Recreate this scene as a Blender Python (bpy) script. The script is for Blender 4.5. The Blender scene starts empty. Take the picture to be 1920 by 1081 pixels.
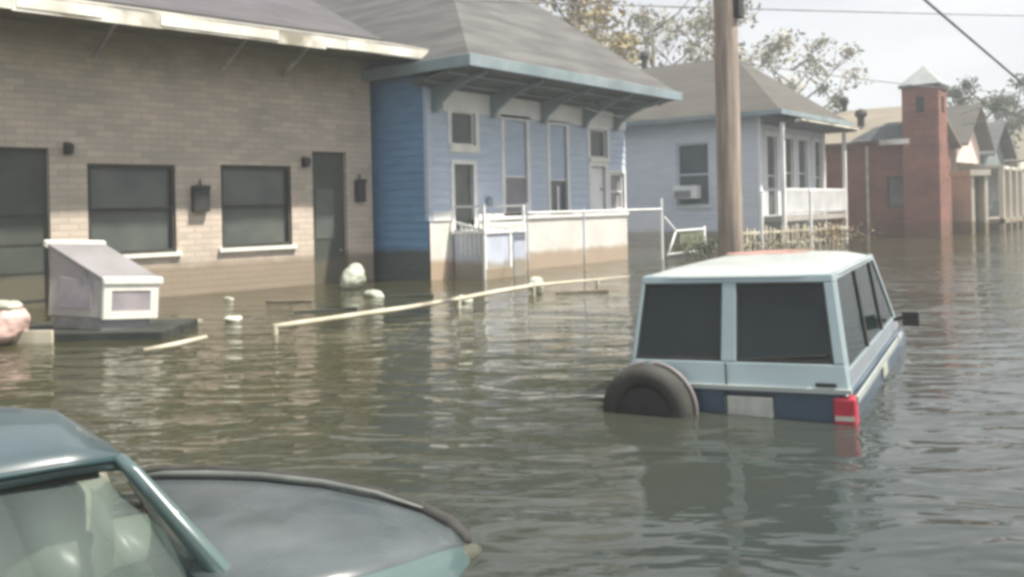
import bpy, bmesh, math, random
from mathutils import Vector, Matrix
R = math.radians
rnd = random.Random(7)
S = bpy.context.scene
col = S.collection

# ------------------------------------------------------------------ camera
H = 1.43                # eye height above the flood water (z = 0)
PSI = R(38.2)           # camera looks this far left of the street direction (+Y)
RHO = 0.021             # slight roll of the hand-held camera
F = 1700.0; HOR = 390.0
cd = bpy.data.cameras.new('Camera'); cam = bpy.data.objects.new('Camera', cd); col.objects.link(cam)
cd.sensor_width = 36; cd.lens = F / 1920 * 36
cd.shift_y = -(540.5 - HOR) / 1920
cd.clip_start = 0.05; cd.clip_end = 3000
cam.matrix_world = Matrix.Translation((0, 0, H)) @ Matrix.Rotation(PSI, 4, 'Z') @ Matrix.Rotation(R(90), 4, 'X') @ Matrix.Rotation(-RHO, 4, 'Z')
S.camera = cam

# ------------------------------------------------------------------ world and sun
SUN_EL, SUN_AZ = R(59), R(20)        # azimuth measured from +X towards +Y
w = bpy.data.worlds.new('World'); S.world = w; w.use_nodes = True
nt = w.node_tree; nt.nodes.clear()
out = nt.nodes.new('ShaderNodeOutputWorld'); bg = nt.nodes.new('ShaderNodeBackground')
sky = nt.nodes.new('ShaderNodeTexSky'); sky.sky_type = 'NISHITA'; sky.sun_disc = False
sky.sun_elevation = SUN_EL; sky.sun_rotation = R(90) - SUN_AZ
sky.air_density = 1.3; sky.dust_density = 4
tc = nt.nodes.new('ShaderNodeTexCoord'); mp = nt.nodes.new('ShaderNodeMapping')
mp.inputs['Scale'].default_value = (1, 1, 3.2)
nz = nt.nodes.new('ShaderNodeTexNoise'); nz.inputs['Scale'].default_value = 2.2; nz.inputs['Detail'].default_value = 6
cr = nt.nodes.new('ShaderNodeValToRGB')
cr.color_ramp.elements[0].position = .3; cr.color_ramp.elements[0].color = (.70, .72, .82, 1)
cr.color_ramp.elements[1].position = .62; cr.color_ramp.elements[1].color = (1.0, 1.02, 1.03, 1)
sc = nt.nodes.new('ShaderNodeMix'); sc.data_type = 'RGBA'; sc.blend_type = 'MULTIPLY'; sc.inputs['Factor'].default_value = 1
sc.inputs['B'].default_value = (8.1, 8.1, 8.1, 1)
mx = nt.nodes.new('ShaderNodeMix'); mx.data_type = 'RGBA'; mx.inputs['Factor'].default_value = .9
nt.links.new(tc.outputs['Generated'], mp.inputs['Vector']); nt.links.new(mp.outputs[0], nz.inputs['Vector'])
nt.links.new(nz.outputs[0], cr.inputs[0]); nt.links.new(cr.outputs[0], sc.inputs['A'])
nt.links.new(sky.outputs[0], mx.inputs['A']); nt.links.new(sc.outputs['Result'], mx.inputs['B'])
nt.links.new(mx.outputs['Result'], bg.inputs[0]); bg.inputs[1].default_value = .074
nt.links.new(bg.outputs[0], out.inputs[0])
sd = bpy.data.lights.new('Sun', 'SUN'); sd.energy = 5.0; sd.angle = R(1.5); sd.color = (1, .93, .84)
sun = bpy.data.objects.new('Sun', sd); col.objects.link(sun)
tosun = Vector((math.cos(SUN_EL) * math.cos(SUN_AZ), math.cos(SUN_EL) * math.sin(SUN_AZ), math.sin(SUN_EL)))
sun.rotation_euler = tosun.to_track_quat('Z', 'Y').to_euler()
S.view_settings.view_transform = 'Standard'; S.view_settings.look = 'None'
S.view_settings.exposure = 0.8; S.view_settings.gamma = 1
S.cycles.max_bounces = 6; S.cycles.use_denoising = True
S.cycles.pixel_filter_type = 'GAUSSIAN'; S.cycles.filter_width = 4.0     # soft video picture
S.cycles.sample_clamp_indirect = 4

# ------------------------------------------------------------------ helpers
def ray(px, py):
    x = (px - 960) / F; y = (HOR - py) / F
    a = x * math.cos(RHO) + y * math.sin(RHO); b = -x * math.sin(RHO) + y * math.cos(RHO)
    return Vector((a * math.cos(PSI) - math.sin(PSI), a * math.sin(PSI) + math.cos(PSI), b))
EYE = Vector((0, 0, H))
def at_z(px, py, z):
    d = ray(px, py); return EYE + d * ((z - H) / d.z)
def at_depth(px, py, t): return EYE + ray(px, py) * t
class Fr:
    """a building frame: local x towards the street, local y along the street"""
    def __init__(s, x, y, rot=0.0):
        s.m = Matrix.Translation((x, y, 0)) @ Matrix.Rotation(rot, 4, 'Z'); s.i = s.m.inverted(); s.loc = (x, y, 0); s.rot = rot
    def hx(s, px, py, x=0.0):      # where a sight line meets the plane local x
        o = s.i @ EYE; d = s.i.to_3x3() @ ray(px, py); p = o + d * ((x - o.x) / d.x); return p.y, p.z
    def hy(s, px, py, y=0.0):
        o = s.i @ EYE; d = s.i.to_3x3() @ ray(px, py); p = o + d * ((y - o.y) / d.y); return p.x, p.z
def tag(o, label=None, cat=None, group=None, kind=None):
    if label: o['label'] = label
    if cat: o['category'] = cat
    if group: o['group'] = group
    if kind: o['kind'] = kind
    return o
def thing(name, label, cat, loc=(0, 0, 0), rot=0, group=None):
    o = bpy.data.objects.new(name, None); col.objects.link(o); o.empty_display_size = .2
    o.location = loc; o.rotation_euler = (0, 0, rot); return tag(o, label, cat, group)
class MB:
    def __init__(s): s.v = []; s.f = []
    def add(s, vs, fs):
        n = len(s.v); s.v += [tuple(p) for p in vs]; s.f += [tuple(n + i for i in f) for f in fs]; return s
    def quad(s, *p): return s.add(p, [tuple(range(len(p)))])
    def hex(s, p):   # 8 points, bottom ring then top ring
        return s.add(p, [(3, 2, 1, 0), (4, 5, 6, 7), (0, 1, 5, 4), (1, 2, 6, 5), (2, 3, 7, 6), (3, 0, 4, 7)])
    def box(s, x0, x1, y0, y1, z0, z1):
        return s.hex([(x0, y0, z0), (x1, y0, z0), (x1, y1, z0), (x0, y1, z0), (x0, y0, z1), (x1, y0, z1), (x1, y1, z1), (x0, y1, z1)])
    def bar(s, a, b, t, h=None, up=(0, 0, 1)):
        a = Vector(a); b = Vector(b); h = h or t; d = (b - a).normalized(); u = Vector(up)
        if abs(d.dot(u)) > .95: u = Vector((1, 0, 0))
        r = d.cross(u).normalized() * t / 2; q = r.cross(d).normalized() * h / 2
        return s.hex([a - r - q, a + r - q, b + r - q, b - r - q, a - r + q, a + r + q, b + r + q, b - r + q])
    def tube(s, pts, rad, n=10, cap=True):
        pts = [Vector(p) for p in pts]
        if not hasattr(rad, '__len__'): rad = [rad] * len(pts)
        base = len(s.v); ref = None
        for i, p in enumerate(pts):
            d = (pts[min(i + 1, len(pts) - 1)] - pts[max(i - 1, 0)]).normalized()
            if ref is None: ref = Vector((0, 0, 1)) if abs(d.z) < .9 else Vector((1, 0, 0))
            r = d.cross(ref).normalized(); q = r.cross(d).normalized()
            for k in range(n):
                a = 2 * math.pi * k / n; s.v.append(tuple(p + (r * math.cos(a) + q * math.sin(a)) * rad[i]))
        for i in range(len(pts) - 1):
            for k in range(n):
                s.f.append((base + i * n + k, base + i * n + (k + 1) % n, base + (i + 1) * n + (k + 1) % n, base + (i + 1) * n + k))
        if cap:
            s.f.append(tuple(base + k for k in range(n))[::-1]); s.f.append(tuple(base + (len(pts) - 1) * n + k for k in range(n)))
        return s
    def prism(s, poly, axis, a, b):
        """extrude a 2D polygon along axis 'x','y' or 'z'"""
        def P(p, t): return {'x': (t, p[0], p[1]), 'y': (p[0], t, p[1]), 'z': (p[0], p[1], t)}[axis]
        n = len(poly); vs = [P(p, a) for p in poly] + [P(p, b) for p in poly]
        return s.add(vs, [tuple(range(n))[::-1], tuple(range(n, 2 * n))] + [(i, (i + 1) % n, n + (i + 1) % n, n + i) for i in range(n)])
    def blob(s, c, r, seed=0, n=10, m=14, rough=.25, zs=1.0):
        g = random.Random(seed); c = Vector(c); base = len(s.v)
        lumps = [(Vector((g.uniform(-1, 1), g.uniform(-1, 1), g.uniform(-1, 1))).normalized(), g.uniform(-rough, rough)) for _ in range(14)]
        for i in range(n + 1):
            th = math.pi * i / n
            for k in range(m):
                ph = 2 * math.pi * k / m; d = Vector((math.sin(th) * math.cos(ph), math.sin(th) * math.sin(ph), math.cos(th)))
                q = 1 + sum(am * max(0, d.dot(l)) ** 5 for l, am in lumps)
                s.v.append((c.x + d.x * r[0] * q, c.y + d.y * r[1] * q, c.z + d.z * r[2] * q))
        for i in range(n):
            for k in range(m): s.f.append((base + i * m + k, base + (i + 1) * m + k, base + (i + 1) * m + (k + 1) % m, base + i * m + (k + 1) % m))
        return s
    def build(s, name, mat, parent=None, smooth=False, bevel=0, seg=2, sub=0, origin=None):
        me = bpy.data.meshes.new(name)
        vs = s.v if origin is None else [(a - origin[0], b - origin[1], c - origin[2]) for a, b, c in s.v]
        me.from_pydata(vs, [], s.f); me.validate()
        bm = bmesh.new(); bm.from_mesh(me); bmesh.ops.recalc_face_normals(bm, faces=bm.faces); bm.to_mesh(me); bm.free()
        me.materials.append(mat)
        if smooth: me.polygons.foreach_set('use_smooth', [True] * len(me.polygons))
        o = bpy.data.objects.new(name, me); col.objects.link(o)
        if origin is not None: o.location = origin
        if parent: o.parent = parent
        if bevel:
            b = o.modifiers.new('bevel', 'BEVEL'); b.width = bevel; b.segments = seg; b.limit_method = 'ANGLE'
        if sub:
            q = o.modifiers.new('sub', 'SUBSURF'); q.levels = sub; q.render_levels = sub
        return o
def wall(mb, mp, u0, u1, z0, z1, ops=(), depth=.12, clap=0, thick=None):
    """wall face with real openings; mp(u, z, d) places a point, d = depth into the wall"""
    us = sorted({u0, u1, *[max(u0, min(u1, q)) for o in ops for q in o[:2]]})
    zs = sorted({z0, z1, *[max(z0, min(z1, q)) for o in ops for q in o[2:4]]})
    inside = lambda u, z: any(o[0] < u < o[1] and o[2] < z < o[3] for o in ops)
    for i in range(len(us) - 1):
        for j in range(len(zs) - 1):
            a, b, c, d = us[i], us[i + 1], zs[j], zs[j + 1]
            if b - a < 1e-6 or d - c < 1e-6 or inside((a + b) / 2, (c + d) / 2): continue
            if not clap: mb.quad(mp(a, c, 0), mp(b, c, 0), mp(b, d, 0), mp(a, d, 0))
            else:
                k = math.floor(c / clap + 1e-6)
                while k * clap < d - 1e-6:
                    lo, hi = max(c, k * clap), min(d, (k + 1) * clap)
                    f = lambda z: -.02 * (1 - (z / clap - k))
                    mb.quad(mp(a, lo, f(lo)), mp(b, lo, f(lo)), mp(b, hi, f(hi)), mp(a, hi, f(hi)))
                    if lo > c: mb.quad(mp(a, lo, f(lo)), mp(b, lo, f(lo)), mp(b, lo, 0), mp(a, lo, 0))
                    k += 1
    for (a, b, c, d) in [o[:4] for o in ops]:
        ring = [(a, c), (b, c), (b, d), (a, d)]
        for k in range(4):
            p, q = ring[k], ring[(k + 1) % 4]
            mb.quad(mp(*p, -.001), mp(*q, -.001), mp(*q, depth), mp(*p, depth))
FX = lambda x0=0: (lambda u, z, d: (x0 - d, u, z))        # faces +x
FY = lambda y0=0: (lambda u, z, d: (u, y0 + d, z))        # faces -y
FYB = lambda y0=0: (lambda u, z, d: (u, y0 - d, z))       # faces +y

# ------------------------------------------------------------------ materials
def mat(name, c1, c2=None, scale=3.0, rough=.8, bump=0.0, stretch=(1, 1, 1), metallic=0, stain=False, detail=5, c3=None, spec=.3, stain_col=(.15, .115, .065), stain_z=.5, coat=0, streak=None):
    m = bpy.data.materials.new(name); m.use_nodes = True; n = m.node_tree; L = n.links; b = n.nodes['Principled BSDF']
    b.inputs['Roughness'].default_value = rough; b.inputs['Metallic'].default_value = metallic
    b.inputs['Specular IOR Level'].default_value = spec; b.inputs['Coat Weight'].default_value = coat
    g = n.nodes.new('ShaderNodeNewGeometry')
    mpn = n.nodes.new('ShaderNodeMapping'); mpn.inputs['Scale'].default_value = stretch; L.new(g.outputs['Position'], mpn.inputs[0])
    z = n.nodes.new('ShaderNodeTexNoise'); z.inputs['Scale'].default_value = scale; z.inputs['Detail'].default_value = detail; L.new(mpn.outputs[0], z.inputs['Vector'])
    r = n.nodes.new('ShaderNodeValToRGB'); c2 = c2 or tuple(x * .75 for x in c1)
    r.color_ramp.elements[0].position = .35; r.color_ramp.elements[0].color = (*c2, 1)
    r.color_ramp.elements[1].position = .65; r.color_ramp.elements[1].color = (*c1, 1)
    if c3: e = r.color_ramp.elements.new(.52); e.color = (*c3, 1)
    L.new(z.outputs[0], r.inputs[0]); last = r.outputs[0]
    if streak:
        w2 = n.nodes.new('ShaderNodeMapping'); w2.inputs['Scale'].default_value = streak[1]; L.new(g.outputs['Position'], w2.inputs[0])
        z2 = n.nodes.new('ShaderNodeTexNoise'); z2.inputs['Scale'].default_value = streak[2]; z2.inputs['Detail'].default_value = 4; L.new(w2.outputs[0], z2.inputs['Vector'])
        r2 = n.nodes.new('ShaderNodeMapRange'); r2.inputs[1].default_value = .45; r2.inputs[2].default_value = .7; L.new(z2.outputs[0], r2.inputs[0])
        q = n.nodes.new('ShaderNodeMix'); q.data_type = 'RGBA'; q.inputs['B'].default_value = (*streak[0], 1)
        L.new(r2.outputs[0], q.inputs['Factor']); L.new(last, q.inputs['A']); last = q.outputs['Result']
    if stain:
        sp = n.nodes.new('ShaderNodeSeparateXYZ'); L.new(g.outputs['Position'], sp.inputs[0])
        nn = n.nodes.new('ShaderNodeTexNoise'); nn.inputs['Scale'].default_value = 2.5; nn.inputs['Detail'].default_value = 6; L.new(g.outputs['Position'], nn.inputs['Vector'])
        ad = n.nodes.new('ShaderNodeMath'); ad.operation = 'MULTIPLY_ADD'; ad.inputs[1].default_value = .22; L.new(nn.outputs[0], ad.inputs[0]); L.new(sp.outputs[2], ad.inputs[2])
        rm = n.nodes.new('ShaderNodeMapRange'); rm.inputs[1].default_value = stain_z + .04; rm.inputs[2].default_value = stain_z + .16; rm.inputs[3].default_value = .9; rm.inputs[4].default_value = 0
        L.new(ad.outputs[0], rm.inputs[0])
        q = n.nodes.new('ShaderNodeMix'); q.data_type = 'RGBA'; q.inputs['B'].default_value = (*stain_col, 1)
        L.new(rm.outputs[0], q.inputs['Factor']); L.new(last, q.inputs['A']); last = q.outputs['Result']
    L.new(last, b.inputs['Base Color'])
    if bump:
        bp = n.nodes.new('ShaderNodeBump'); bp.inputs['Strength'].default_value = bump; bp.inputs['Distance'].default_value = .02
        L.new(z.outputs[0], bp.inputs['Height']); L.new(bp.outputs[0], b.inputs['Normal'])
    return m
def brick_mat(name, ca, cb, mortar, stain=True, top_band=None, bw=.42, bh=.14, axis='xy', stain_col=(.2, .155, .09)):
    m = mat(name, ca, cb, 1.2, .85, 0, stretch=(1, 1, 1.6)); n = m.node_tree; L = n.links; b = n.nodes['Principled BSDF']
    ramp = [x for x in n.nodes if x.type == 'VALTORGB'][0]; g = [x for x in n.nodes if x.type == 'NEW_GEOMETRY'][0]
    sp = n.nodes.new('ShaderNodeSeparateXYZ'); L.new(g.outputs['Position'], sp.inputs[0])
    ad = n.nodes.new('ShaderNodeMath'); ad.operation = 'ADD'; L.new(sp.outputs[0], ad.inputs[0]); L.new(sp.outputs[1], ad.inputs[1])
    cx = n.nodes.new('ShaderNodeCombineXYZ'); L.new(ad.outputs[0], cx.inputs[0]); L.new(sp.outputs[2], cx.inputs[1])
    br = n.nodes.new('ShaderNodeTexBrick'); L.new(cx.outputs[0], br.inputs['Vector']); br.inputs['Scale'].default_value = 1
    br.inputs['Brick Width'].default_value = bw; br.inputs['Row Height'].default_value = bh; br.inputs['Mortar Size'].default_value = .012; br.inputs['Mortar Smooth'].default_value = .4
    br.inputs['Color1'].default_value = (.88, .88, .88, 1); br.inputs['Color2'].default_value = (1.1, 1.09, 1.08, 1); br.inputs['Mortar'].default_value = (*[x for x in mortar], 1); br.inputs['Bias'].default_value = 0
    q = n.nodes.new('ShaderNodeMix'); q.data_type = 'RGBA'; q.blend_type = 'MULTIPLY'; q.inputs['Factor'].default_value = 1
    L.new(ramp.outputs[0], q.inputs['A']); L.new(br.outputs['Color'], q.inputs['B']); last = q.outputs['Result']
    nn = n.nodes.new('ShaderNodeTexNoise'); nn.inputs['Scale'].default_value = 1.6; nn.inputs['Detail'].default_value = 7; L.new(g.outputs['Position'], nn.inputs['Vector'])
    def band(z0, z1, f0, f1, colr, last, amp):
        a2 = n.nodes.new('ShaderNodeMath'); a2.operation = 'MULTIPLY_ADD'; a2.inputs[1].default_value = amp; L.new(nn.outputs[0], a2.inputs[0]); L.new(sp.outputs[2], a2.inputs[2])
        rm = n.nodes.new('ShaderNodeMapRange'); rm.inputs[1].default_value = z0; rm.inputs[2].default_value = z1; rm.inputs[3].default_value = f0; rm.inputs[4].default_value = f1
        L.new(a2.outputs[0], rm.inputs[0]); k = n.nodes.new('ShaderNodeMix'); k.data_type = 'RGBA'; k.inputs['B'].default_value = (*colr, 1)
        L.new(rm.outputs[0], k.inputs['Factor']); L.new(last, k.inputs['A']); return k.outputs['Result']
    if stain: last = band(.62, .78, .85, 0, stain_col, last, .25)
    if top_band: last = band(top_band[0], top_band[1], 0, .8, top_band[2], last, .9)  # blends the wall colour to another tone towards its top
    L.new(last, b.inputs['Base Color'])
    bp = n.nodes.new('ShaderNodeBump'); bp.inputs['Strength'].default_value = .5; bp.inputs['Distance'].default_value = .01; L.new(br.outputs['Fac'], bp.inputs['Height']); bp.invert = True
    L.new(bp.outputs[0], b.inputs['Normal'])
    return m
def glass_mat(name, c=(.05, .06, .06), c2=None, rough=.12, spec=.6, scale=1.0, stain=False):
    return mat(name, c, c2 or tuple(x * .7 for x in c), scale, rough, 0, spec=spec, stain=stain, detail=2)
M = {}
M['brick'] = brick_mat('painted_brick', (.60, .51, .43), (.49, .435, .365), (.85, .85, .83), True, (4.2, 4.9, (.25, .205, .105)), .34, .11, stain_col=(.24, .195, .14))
M['red_brick'] = brick_mat('red_brick', (.25, .115, .085), (.185, .09, .07), (1.25, 1.4, 1.5), True, None, .5, .16, stain_col=(.16, .09, .06))
M['blue'] = mat('blue_clapboard_shaded', (.19, .36, .58), (.155, .30, .50), 1.5, .7, stretch=(1, 1, 5), stain=True, stain_col=(.10, .105, .08), stain_z=.62)  # side wall: the front's blue, with its shade put into the colour
M['blue_lit'] = mat('blue_clapboard_lit', (.53, .60, .70), (.46, .54, .66), 1.5, .7, stretch=(1, 1, 5), stain=True, stain_z=.62)  # front: same blue paint, lightened in colour as the lit copy
M['white'] = mat('white_paint', (.84, .84, .82), (.70, .71, .70), 2, .6)
M['white_dirty'] = mat('weathered_white_paint', (.74, .73, .66), (.27, .25, .19), 1.6, .7, stretch=(1, 1, 1), c3=(.6, .58, .5))
M['stoop'] = mat('pale_lavender_boards', (.52, .56, .64), (.44, .48, .56), 2, .7, stretch=(5, 5, 1), stain=True, stain_z=.35, stain_col=(.3, .27, .2))
M['white_worn'] = mat('worn_white_board', (.84, .83, .76), (.5, .48, .40), 1.3, .6)
M['cream'] = mat('cream_skirt_wall', (.70, .69, .65), (.6, .58, .53), 1.5, .8, stain=True, stain_col=(.36, .27, .18), stain_z=.4)
M['pale_blue'] = mat('pale_blue_siding', (.64, .67, .72), (.58, .61, .66), 1.2, .75, stretch=(1, 1, 5), stain=True, stain_col=(.27, .24, .17))
M['cornice'] = mat('grey_green_cornice', (.25, .31, .33), (.17, .22, .235), 1.4, .7)
M['soffit'] = mat('grey_soffit', (.12, .135, .14), (.09, .1, .105), 1.4, .8)
M['roof_grey'] = mat('grey_shingles', (.13, .13, .125), (.095, .095, .092), 1.0, .9, stretch=(1, 1, 6), bump=.3, detail=9, streak=((.075, .075, .075), (.5, .5, 4), 1.1))
M['roof_purple'] = mat('purple_grey_shingles', (.105, .10, .108), (.078, .074, .08), 1.0, .9, stretch=(1, 1, 6), bump=.3)
M['roof_taupe'] = mat('taupe_shingles', (.105, .10, .088), (.08, .077, .066), .8, .9, stretch=(1, 1, 7), bump=.3)
M['roof_tan'] = mat('tan_shingles', (.25, .225, .175), (.2, .18, .14), .8, .9, stretch=(1, 1, 7), bump=.3)
M['canopy'] = mat('weathered_canopy_sheet', (.34, .33, .30), (.22, .21, .19), 1.0, .7, stretch=(1, 1, 2), streak=((.62, .6, .52), (1, 1, .5), 1.5))
M['olive'] = mat('stained_olive_soffit', (.17, .145, .075), (.11, .095, .05), 2.2, .85)
M['glass'] = glass_mat('dark_window_glass', (.085, .1, .095), (.055, .07, .07), .18)
M['glass_green'] = glass_mat('dull_green_window', (.12, .13, .11), (.075, .09, .085), .3, .4, 1.6)
M['frame_dark'] = mat('dark_window_frame', (.055, .055, .045), (.04, .04, .035), 4, .6)
M['door_dark'] = mat('dark_green_door', (.075, .085, .07), (.055, .065, .055), 2, .5, stain=True, stain_col=(.12, .11, .075))
M['dark'] = mat('dark_metal', (.05, .05, .045), (.03, .03, .03), 5, .5)
M['grey_metal'] = mat('grey_metal', (.3, .3, .3), (.2, .2, .2), 5, .5, metallic=.3)
M['mauve'] = mat('mauve_grey_shutter', (.30, .285, .30), (.24, .23, .25), 2, .6)
M['pole'] = mat('weathered_pole_wood', (.40, .335, .28), (.24, .20, .165), 3, .85, stretch=(6, 6, .5), bump=.4)
M['rail'] = mat('weathered_cream_rail', (.62, .58, .45), (.40, .37, .28), 2.5, .7)
M['bag'] = mat('pale_plastic_bag', (.6, .62, .53), (.3, .32, .25), 5, .45, spec=.5)
M['pink'] = mat('pinkish_plastic', (.68, .48, .43), (.50, .36, .32), 4, .6)
M['box_pale'] = mat('pale_grey_sheet', (.42, .40, .365), (.33, .32, .30), 2.2, .6, streak=((.33, .28, .29), (1, 1, 1), 2.0))
M['box_white'] = mat('bright_white_trim', (.85, .84, .76), (.7, .69, .62), 3, .5)
M['lavender'] = mat('lavender_grey_panel', (.36, .33, .35), (.27, .25, .27), 4, .5)
M['lid'] = mat('grey_sloping_lid', (.24, .23, .235), (.18, .175, .175), 2, .6)
M['raft'] = mat('dark_raft_boards', (.055, .06, .05), (.03, .035, .03), 3, .6)
M['concrete'] = mat('stained_concrete', (.42, .40, .36), (.32, .30, .27), 2, .9, stain=True, stain_col=(.27, .22, .15), bump=.3)
M['dry_bush'] = mat('dry_brush', (.30, .23, .14), (.20, .155, .09), 6, .9)
M['leaf_dull'] = mat('dull_green_leaves', (.15, .17, .10), (.09, .11, .065), .9, .8)
M['leaf_gold'] = mat('golden_leaves', (.42, .35, .18), (.27, .23, .12), .6, .8)
M['leaf_pale'] = mat('haze_paled_leaves', (.40, .38, .28), (.27, .26, .19), .6, .8)  # leaf colour made paler to stand in for haze
M['bark'] = mat('grey_bark', (.20, .16, .12), (.12, .10, .08), 4, .9)
M['pinkwall'] = mat('pale_pink_siding', (.70, .56, .50), (.6, .48, .43), 1.5, .8, stain=True, stain_col=(.33, .27, .18))
M['greenwall'] = mat('grey_green_siding', (.22, .26, .24), (.17, .2, .19), 1.5, .8, stain=True)
M['creamwall'] = mat('cream_siding', (.64, .60, .50), (.55, .51, .42), 1.5, .8, stain=True, stain_col=(.3, .25, .16))

# ------------------------------------------------------------------ ground and water
g = MB(); g.quad((-250, -85, -1.2), (250, -85, -1.2), (250, 410, -1.2), (-250, 410, -1.2))
tag(g.build('ground', mat('mud', (.12, .1, .06), (.08, .07, .045), .5, .9)), kind='structure')
g = MB(); g.box(-5.2, 5.2, -60, 300, -1.15, -.8)
tag(g.build('road', mat('asphalt', (.05, .05, .05), (.04, .04, .04), 2, .9)), kind='structure')
def water_mat():
    m = bpy.data.materials.new('flood_water'); m.use_nodes = True; n = m.node_tree; L = n.links; b = n.nodes['Principled BSDF']
    b.inputs['Roughness'].default_value = .06; b.inputs['IOR'].default_value = 1.33; b.inputs['Specular IOR Level'].default_value = .5
    g = n.nodes.new('ShaderNodeNewGeometry')
    def noise(scale, st, det, rot=0):
        m0 = n.nodes.new('ShaderNodeMapping'); m0.inputs['Rotation'].default_value = (0, 0, rot); L.new(g.outputs['Position'], m0.inputs[0]); mp = n.nodes.new('ShaderNodeMapping'); mp.inputs['Scale'].default_value = st; L.new(m0.outputs[0], mp.inputs[0])
        z = n.nodes.new('ShaderNodeTexNoise'); z.inputs['Scale'].default_value = scale; z.inputs['Detail'].default_value = det; z.inputs['Distortion'].default_value = .6; L.new(mp.outputs[0], z.inputs['Vector']); return z.outputs[0]
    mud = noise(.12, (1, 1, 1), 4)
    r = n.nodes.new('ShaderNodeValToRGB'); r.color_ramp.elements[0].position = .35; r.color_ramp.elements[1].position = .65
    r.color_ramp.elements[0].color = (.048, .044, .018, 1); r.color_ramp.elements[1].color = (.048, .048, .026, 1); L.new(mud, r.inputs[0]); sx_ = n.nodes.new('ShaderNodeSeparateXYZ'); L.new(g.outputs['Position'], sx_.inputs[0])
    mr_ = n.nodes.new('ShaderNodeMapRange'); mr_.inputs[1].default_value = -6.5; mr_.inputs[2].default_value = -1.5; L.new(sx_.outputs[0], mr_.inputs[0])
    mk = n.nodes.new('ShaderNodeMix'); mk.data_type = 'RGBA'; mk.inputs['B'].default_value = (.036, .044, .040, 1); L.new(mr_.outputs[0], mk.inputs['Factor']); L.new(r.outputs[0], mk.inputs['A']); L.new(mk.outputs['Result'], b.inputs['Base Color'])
    # waves: long crests roughly across the line of sight, wavelets on top, calmer patches between
    a = noise(1.0, (1, 2.3, 1), 2.2, -PSI + .06); c = noise(3.6, (1, 2.0, 1), 1.5, -PSI - .1); p = noise(.16, (1, 1, 1), 2)
    pr = n.nodes.new('ShaderNodeMapRange'); pr.inputs[1].default_value = .35; pr.inputs[2].default_value = .65; pr.inputs[3].default_value = .25; pr.inputs[4].default_value = 1.15; L.new(p, pr.inputs[0])
    m1 = n.nodes.new('ShaderNodeMath'); m1.operation = 'MULTIPLY_ADD'; m1.inputs[1].default_value = .14; L.new(c, m1.inputs[0]); L.new(a, m1.inputs[2])
    m2 = n.nodes.new('ShaderNodeMath'); m2.operation = 'MULTIPLY'; L.new(m1.outputs[0], m2.inputs[0]); L.new(pr.outputs[0], m2.inputs[1])
    bp = n.nodes.new('ShaderNodeBump'); bp.inputs['Strength'].default_value = 1; bp.inputs['Distance'].default_value = .075
    L.new(m2.outputs[0], bp.inputs['Height']); L.new(bp.outputs[0], b.inputs['Normal'])
    return m
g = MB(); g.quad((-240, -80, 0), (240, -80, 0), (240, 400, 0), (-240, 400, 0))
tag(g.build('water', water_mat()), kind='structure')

# ------------------------------------------------------------------ generic house pieces
def hip_roof(root, x0, x1, y0, y1, z, rise, back_hip=True, m=None, thick=.12, name='roof', ridge_x=None):
    """ridge perpendicular to the street (along x), hipped at the street end"""
    ym = (y0 + y1) / 2; hw = (y1 - y0) / 2; rf = x1 - (ridge_x if ridge_x is not None else hw); rb = x0 + hw if back_hip else x0
    b = MB(); A, B_, C_, D_ = (x0, y0, z), (x1, y0, z), (x1, y1, z), (x0, y1, z); P, Q = (rf, ym, z + rise), (rb, ym, z + rise)
    b.quad(A, B_, P, Q); b.quad(B_, C_, P); b.quad(C_, D_, Q, P); b.quad(D_, A, Q); b.quad(A, D_, C_, B_)
    return b.build(name, m, root)
def window(root, mp, a, b, c, d, fm, gm, ft=.05, depth=.08, sill=None, mull=True, name='window', panes=None, proj=.0):
    """frame ring with a pane; sill projects from the wall"""
    f = MB()
    def bx(u0, u1, z0, z1, d0, d1): f.hex([mp(u0, z0, d1), mp(u1, z0, d1), mp(u1, z0, d0), mp(u0, z0, d0), mp(u0, z1, d1), mp(u1, z1, d1), mp(u1, z1, d0), mp(u0, z1, d0)])
    if proj:      # a casing round the opening, standing proud of the wall
        t = proj
        bx(a - t, a, c, d, -.035, .02); bx(b, b + t, c, d, -.035, .02); bx(a - t, b + t, d, d + t, -.04, .02)
    bx(a, a + ft, c, d, .03, depth); bx(b - ft, b, c, d, .03, depth); bx(a + ft, b - ft, d - ft, d, .03, depth); bx(a + ft, b - ft, c, c + ft, .03, depth)
    if mull: bx(a + ft, b - ft, (c + d) / 2 - ft / 3, (c + d) / 2 + ft / 3, .04, depth - .005)
    o = f.build(name, fm, root)
    g = MB(); g.hex([mp(a + ft * .5, c + ft * .5, depth - .015), mp(b - ft * .5, c + ft * .5, depth - .015), mp(b - ft * .5, c + ft * .5, depth - .02), mp(a + ft * .5, c + ft * .5, depth - .02),
                     mp(a + ft * .5, d - ft * .5, depth - .015), mp(b - ft * .5, d - ft * .5, depth - .015), mp(b - ft * .5, d - ft * .5, depth - .02), mp(a + ft * .5, d - ft * .5, depth - .02)])
    g.build('pane', gm, o)
    if sill:
        f = MB(); bx(a - .07, b + .07, c - sill, c, -.07, .03); f.build('sill', M['box_white'], o)
    return o

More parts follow.
